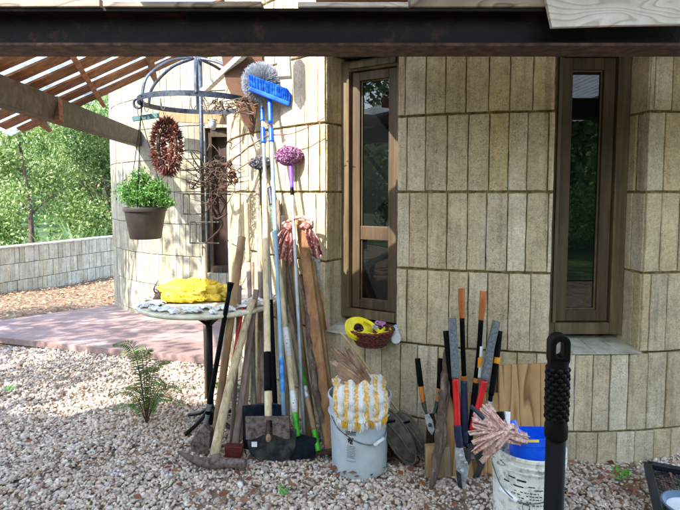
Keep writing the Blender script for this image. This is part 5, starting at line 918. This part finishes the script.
# ------------------------------------------------------------------ pot rack stand with planter, wreath, twigs, lantern
pb = G(207, 397); pt_ = P(200, 57, 3.62); RC = P(197, 103.5, 3.62); st = empty('pot_rack_stand', pb, 'tall iron stand with a hoop dome and ring on top, standing behind the table', 'stand')
def poleat(z): f = (z - pb.z) / (pt_.z - pb.z); return pb.lerp(pt_, f)
zj = P(205, 243, 3.63).z
w = WB(pb); w.tube([pb + V((0, 0, -.05)), poleat(zj)], .0165, 14); w.build('wooden_pole', M('wood_worn'), st, smooth=True); w = WB(pb); w.tube([poleat(zj - .02), pt_], .0145, 14); w.build('iron_pole', M('wrought_iron'), st, smooth=True)
RR = .385; w = WB(pb); n = 72
for k in range(n):
    a0, a1 = 2 * PI * k / n, 2 * PI * (k + 1) / n; f = lambda a, r_, z: RC + V((r_ * math.cos(a), r_ * math.sin(a), z)); h_ = .017
    w.add([f(a0, RR, -h_), f(a1, RR, -h_), f(a1, RR, h_), f(a0, RR, h_), f(a0, RR - .008, -h_), f(a1, RR - .008, -h_), f(a1, RR - .008, h_), f(a0, RR - .008, h_)], [(0, 1, 2, 3), (5, 4, 7, 6), (3, 2, 6, 7), (1, 0, 4, 5)])
w.build('ring', M('wrought_iron'), st)
for k in range(6):
    a = PI / 6 + k * PI / 3 + .25; w = WB(pb); w.tube(curve([RC + V((RR * math.cos(a), RR * math.sin(a), -.0)), RC + V((RR * .9 * math.cos(a), RR * .9 * math.sin(a), .13)), RC + V((RR * .5 * math.cos(a), RR * .5 * math.sin(a), .255)), RC + V((.02 * math.cos(a), .02 * math.sin(a), .305))], 8), .0105, 8, .4); w.build('hoop', M('wrought_iron'), st, smooth=True)
w = WB(pb); sc_ = RC + V((-RR - .01, -.02, -.002)); w.tube([sc_ + V((.032 * math.cos(a), 0, .032 * math.sin(a))) for a in [i * PI / 9 for i in range(18)]], .009, 8, closed=True); w.build('scroll', M('wrought_iron'), st, smooth=True)
for a in (-2.9, -2.3, -1.9, -1.4, -.9, -.4, .2, 2.6): 
    w = WB(pb); c = RC + V((RR * math.cos(a), RR * math.sin(a), -.025)); w.tube(curve([c, c + V((0, 0, -.05)), c + V((.015, 0, -.075)), c + V((.03, 0, -.05))], 5), .003, 6); w.build('hook', M('wire'), st, smooth=True)
def frame(x0, x1, y0, y1, Y): 
    w = WB(pb)
    for k, dx in enumerate((0, 6)):
        w.tube([P(x0 + dx, y0, Y + .05 * k), P(x0 + dx, y1, Y + .05 * k)], .0055, 6)
    for y in (y0, y1): w.tube([P(x0, y, Y), P(x0 + 6, y, Y + .05), P(x1, y, Y)], .005, 6)
    return w.build('wire_rack', M('wire'), st)
frame(183, 203, 194, 214, 3.6); frame(190, 219, 222, 243, 3.58)
w = WB(pb); w.beam(P(133, 119, 3.66), P(158, 115.5, 3.62), .02, .032); w.build('bracket', M('verdigris'), st)
# hanging planter
HK = RC + V((-RR + .005, -.02, -.03)); pc = P(146, 239, 3.6); pc = V((P(145.5, 225, 3.6).x, 3.6, P(146, 238.5, 3.6).z)); Hh = P(146, 207, 3.6).z - pc.z; e = empty('hanging_planter', pc, 'brown plastic hanging planter full of bushy green herbs, hung from the left of the ring', 'planter')
MB().lathe([(.100, 0), (.103, .004), (.136, Hh - .03), (.144, Hh - .028), (.147, Hh - .004), (.145, Hh), (.137, Hh - .002), (.12, Hh - .06)], 40, cap1=False).build('pot', M('pot_brown'), e, smooth=True); autosmooth(kids(e)[0]); MB().lathe([(.0, Hh - .02), (.136, Hh - .022)], 24, cap0=False, cap1=False).build('soil', M('soil'), e)
hk = HK - pc
for a in (-PI / 2, PI * .1, PI * .9): w = MB(); w.tube([(.142 * math.cos(a), .142 * math.sin(a), Hh - .01), tuple(hk + V((0, 0, -.06)))], .0028, 5); w.build('hanger_wire', M('black_plastic'), e)
w = MB(); w.tube(curve([hk + V((0, 0, -.07)), hk + V((.005, 0, -.02)), hk + V((.012, -.01, .04)), hk + V((.02, .0, .06))], 4), .005, 6); w.build('hanger_hook', M('black_iron'), e)
W, Fc = leafcloud([(-.05, 0, Hh + .06), (.045, 0, Hh + .09), (.11, -.02, Hh + .035), (-.01, .03, Hh + .13), (.03, -.05, Hh + .07), (-.12, 0, Hh + .10), (-.03, 0, Hh + .2), (.16, -.02, Hh + .03), (.09, 0, Hh + .12)], [(.12, .10, .09), (.12, .10, .09), (.09, .07, .05), (.12, .09, .10), (.10, .07, .07), (.09, .07, .09), (.08, .06, .08), (.06, .05, .04), (.09, .07, .08)], 7000, .021, 9, -.6, .75, .4)
o = npmesh('foliage', [(W, Fc)], M('leaf_herb')); o.parent = e; w = MB(); rr = random.Random(6)
for i in range(46): a = rr.uniform(0, 2 * PI); r_ = rr.uniform(.02, .16); w.tube(curve([(rr.uniform(-.08, .08), rr.uniform(-.06, .06), Hh - .02), (r_ * .6 * math.cos(a), r_ * .5 * math.sin(a), Hh + .08), (r_ * math.cos(a), r_ * .7 * math.sin(a), Hh + rr.uniform(.06, .24))], 4), .0014, 4)
w.build('stems', M('leaf_fern'), e)
# chilli wreath
wc = P(167, 147, 3.42); e = empty('dried_wreath', wc, 'reddish brown spiky dried wreath hanging from the ring beside the planter', 'wreath'); W_ = MB(); rr = random.Random(8)
for i in range(1300):
    a = rr.uniform(0, 2 * PI); b_ = rr.uniform(0, 2 * PI); c = V((.058 * math.cos(a), .05 * math.sin(b_) * .6, .135 * math.sin(a))) + V((.022 * math.cos(a) * math.cos(b_), 0, .03 * math.sin(a) * math.cos(b_))); d = (V((math.cos(a), .9 * math.sin(b_) - .5, math.sin(a))) * math.copysign(1, math.cos(b_) + .45) + V([rr.gauss(0, .55) for _ in range(3)])).normalized(); l = rr.uniform(.03, .055); s_ = d.cross(V((rr.gauss(0, 1), rr.gauss(0, 1), rr.gauss(0, 1)))).normalized() * .0055; s2 = d.cross(s_).normalized() * .0055
    p = c; q = c + d * l * .5; t_ = c + d * l; W_.add([p, q + s_, q + s2, q - s_, q - s2, t_], [(0, 1, 2), (0, 2, 3), (0, 3, 4), (0, 4, 1), (5, 2, 1), (5, 3, 2), (5, 4, 3), (5, 1, 4)])
W_.build('dried_pods', M('chilli'), e); w = MB(); w.tube([(.058 * math.cos(a), 0, .135 * math.sin(a)) for a in [i * PI / 14 for i in range(28)]], .014, 8, closed=True); w.build('hoop', M('twig'), e, smooth=True); w = MB(); hx = RC + V((-.13, -.36, -.06)) - wc; w.tube([(0, 0, .14), tuple(hx + V((0, 0, .03)))], .002, 5); w.build('hanging_wire', M('wire'), e)
# twig bundle on the pole, with long branches
tc = poleat(P(205, 168, 3.62).z) + V((.05, -.04, 0)); e = empty('twig_bundle', tc, 'tangled bundle of dry twigs and dark vine tied round the iron pole', 'twigs'); rr = random.Random(14)
def twg(name, m_, paths, r_): 
    w = WB(tc)
    for i, p in enumerate(paths): c = curve([P(*q) for q in p], 5); w.tube([q + V((noise.noise(q * 20), noise.noise(q * 20 + V((3, 3, 3))), noise.noise(q * 20 + V((7, 0, 0))))) * .008 for q in c], [r_ * (1 - .7 * k / len(c)) for k in range(len(c))], 6)
    return w.build(name, M(m_), e, smooth=True)
for p_ in [[(215, 172, 3.55), (245, 150, 3.45), (268, 136, 3.3), (295, 133, 3.15), (325, 118, 3.02)], [(222, 172, 3.5), (240, 153, 3.45), (262, 142, 3.4)], [(219, 176, 3.5), (236, 170, 3.4), (256, 158, 3.3)], [(210, 180, 3.5), (196, 163, 3.5), (190, 152, 3.5), (196, 158, 3.45)], [(212, 178, 3.5), (200, 160, 3.5), (190, 150, 3.5)]]: twg('long_branch', 'twig', [p_], .0065)
for p_ in [[(205, 178, 3.5), (185, 158, 3.4), (163, 138, 3.35)], [(205, 182, 3.5), (180, 168, 3.4), (158, 157, 3.35)], [(200, 185, 3.5), (180, 178, 3.4), (152, 172, 3.4), (138, 168, 3.4)], [(222, 190, 3.5), (245, 195, 3.4), (262, 199, 3.35)], [(230, 150, 3.5), (242, 140, 3.5), (246, 128, 3.5)]]: twg('thin_branch', 'twig', [p_], .0035)
paths = []
for i in range(75): x, y = rr.gauss(213, 8), rr.gauss(176, 10); paths.append([(x, y, 3.52 + rr.uniform(-.06, .06)), (x + rr.gauss(0, 8), y + rr.gauss(0, 7), 3.5 + rr.uniform(-.08, .06)), (x + rr.gauss(0, 15), y + rr.gauss(0, 12), 3.5 + rr.uniform(-.08, .08))])
twg('tangle', 'twig_dark', paths, .0045); twg('dark_vine', 'pod', [[(214, 185, 3.55), (211, 200, 3.52), (218, 214, 3.5), (222, 225, 3.52), (213, 236, 3.55), (206, 243, 3.6)], [(208, 200, 3.52), (215, 218, 3.5), (228, 214, 3.5)], [(220, 195, 3.5), (224, 205, 3.5), (216, 222, 3.52)]], .013)
for (x, y, r_) in ((233, 175, .026), (229, 164, .02), (236, 181, .016), (224, 187, .02)): w = WB(tc); w.ell(P(x, y, 3.45), (r_, r_, r_ * .9), 10, 8, None, .6, x); w.build('seed_head', M('vine'), e)
lc = P(212.5, 122, 3.45); e = empty('glass_lantern', lc, 'tiny glass and wire lantern hanging from the right side of the ring', 'lantern'); w = MB(); w.lathe([(.012, -.05), (.024, -.035), (.028, -.01), (.02, .015), (.01, .02)], 16); w.build('glass', M('bare_steel'), e, smooth=True); w = MB(); w.tube([(0, 0, .02), tuple(P(211, 110, 3.45) - lc)], .002, 5); w.tube([(.03 * math.cos(a), .03 * math.sin(a), .012) for a in [i * PI / 6 for i in range(12)]], .003, 5, closed=True); w.build('wire', M('wire'), e)
paths = []
w = WB(P(228, 106, 3.4)); rr = random.Random(3)
for i in range(40): x, y = rr.uniform(206, 252), rr.uniform(101, 110); w.tube(curve([P(x, y, 3.4), P(x + rr.gauss(0, 6), y + rr.gauss(0, 4), 3.35), P(x + rr.gauss(0, 9), y + rr.gauss(2, 5), 3.4)], 4), .0028, 5)
single('twig_garland', w, M('twig'), 'thin grey twigs and wire woven along the right side of the hanging ring', 'twigs', smooth=True)
# ------------------------------------------------------------------ fern, weeds
fb_ = G(147, 424); e = empty('fern', fb_, 'feathery green fern growing out of the gravel left of the table', 'fern'); rr = random.Random(4); w = MB(); lv = []
tips = [(113, 345), (120, 352), (135, 349), (158, 368), (170, 362), (150, 352), (112, 410), (126, 388), (182, 392), (172, 400), (196, 388), (140, 372), (108, 395), (165, 385), (185, 405)]
for i, (tx, ty) in enumerate(tips):
    Y = fb_.y + rr.uniform(-.15, .15); tip = P(tx, ty, Y) - fb_; mid = V((tip.x * .35, tip.y * .4, max(tip.z * .85, tip.z + .02) * .8 + .04)); c = curve([(0, 0, 0), mid, tip], 12); w.tube(c, lerpr([.003, .002, .001], len(c)), 5)
    for k in range(5, len(c) - 1):
        d = (c[k + 1] - c[k]).normalized(); s_ = d.cross(V((0, -.6, .8))).normalized(); L = .045 * math.sin(PI * (k / len(c)) ** .8) + .006
        for sg in (-1, 1):
            for h_ in (0, .5):
                p = c[k].lerp(c[k + 1], h_); q = p + (s_ * sg + d * .35 + V((0, 0, -.3))).normalized() * L * rr.uniform(.8, 1.1); n_ = d * .0030; m2 = p.lerp(q, .4); lv.append((p, m2 + n_, q, m2 - n_))
w.build('stems', M('vine'), e, smooth=True); V_ = np.array([tuple(q) for l in lv for q in l]); o = npmesh('fronds', [(V_, np.arange(len(V_)).reshape(-1, 4))], M('leaf_fern')); o.parent = e
def weed(px, py, lb, s=1.0, n=16, m_='leaf_weed'):
    b_ = G(px, py, .012); r = random.Random(px); w = WB(b_)
    for i in range(n):
        a = r.uniform(0, 2 * PI); l = s * r.uniform(.02, .05); hgt = r.uniform(.2, 1.0) * l; w.tube([b_, b_ + V((l * .5 * math.cos(a), l * .5 * math.sin(a), hgt))], .001, 4); c = b_ + V((l * math.cos(a), l * math.sin(a), hgt)); t_ = V((math.cos(a), math.sin(a), .2)); n_ = V((-math.sin(a), math.cos(a), 0)); z_ = .011 * s * r.uniform(.7, 1.3)
        w.add([c - t_ * z_, c + n_ * z_ * .7, c + t_ * z_, c - n_ * z_ * .7], [(0, 1, 2, 3)])
    single('weed', w, M(m_), lb, 'weed', 'small weeds in the gravel')
weed(620, 478, 'bright green weed in the gravel left of the black mesh screen', 1.1, 26); weed(285, 495, 'small green weed in the gravel in front of the shovels', .8); weed(381, 468, 'tiny green weed beside the grey bucket', .7, 9); weed(8, 391, 'green sprig at the left edge of the gravel', 1.0); weed(228, 392, 'leafy weed behind the maul handle near the table leg', 2.2, 30, 'leaf_fern'); weed(270, 388, 'leafy weed glimpsed between the tool handles', 2.0, 24, 'leaf_fern')
# ------------------------------------------------------------------ camera, light, render
cam = bpy.data.cameras.new('Camera'); co_ = bpy.data.objects.new('Camera', cam); COL.objects.link(co_); sc.camera = co_; co_.location = (0, 0, CZ); co_.rotation_euler = (PI / 2 - TH, 0, 0)
cam.sensor_width = 36; cam.lens = F / 680 * 36; cam.shift_y = -(255 - PY0) / 680; cam.clip_start = .05; cam.clip_end = 500
SUN = V((-.60, -.62, .88)).normalized()
elv = math.asin(SUN.z); az = math.atan2(SUN.x, SUN.y)
wd = bpy.data.worlds.new('World'); sc.world = wd; wd.use_nodes = True; n = wd.node_tree.nodes; sky = n.new('ShaderNodeTexSky'); sky.sky_type = 'NISHITA'; sky.sun_disc = False; sky.sun_elevation = elv; sky.sun_rotation = az; wd.node_tree.links.new(sky.outputs[0], n['Background'].inputs[0]); n['Background'].inputs[1].default_value = .15
ld = bpy.data.lights.new('Sun', 'SUN'); ld.energy = 2.0; ld.angle = math.radians(.6); ld.color = (1, .95, .87); lo = bpy.data.objects.new('Sun', ld); COL.objects.link(lo); lo.rotation_euler = SUN.to_track_quat('Z', 'Y').to_euler(); lo.location = SUN * 20
vs = sc.view_settings; vs.view_transform = 'Standard'; vs.look = 'None'; vs.gamma = 1; vs.use_curve_mapping = False; vs.exposure = 2.78
sc.render.engine = 'CYCLES'; sc.cycles.use_denoising = True; sc.cycles.max_bounces = 8; sc.cycles.transparent_max_bounces = 12; sc.render.resolution_x = 1024; sc.render.resolution_y = 768
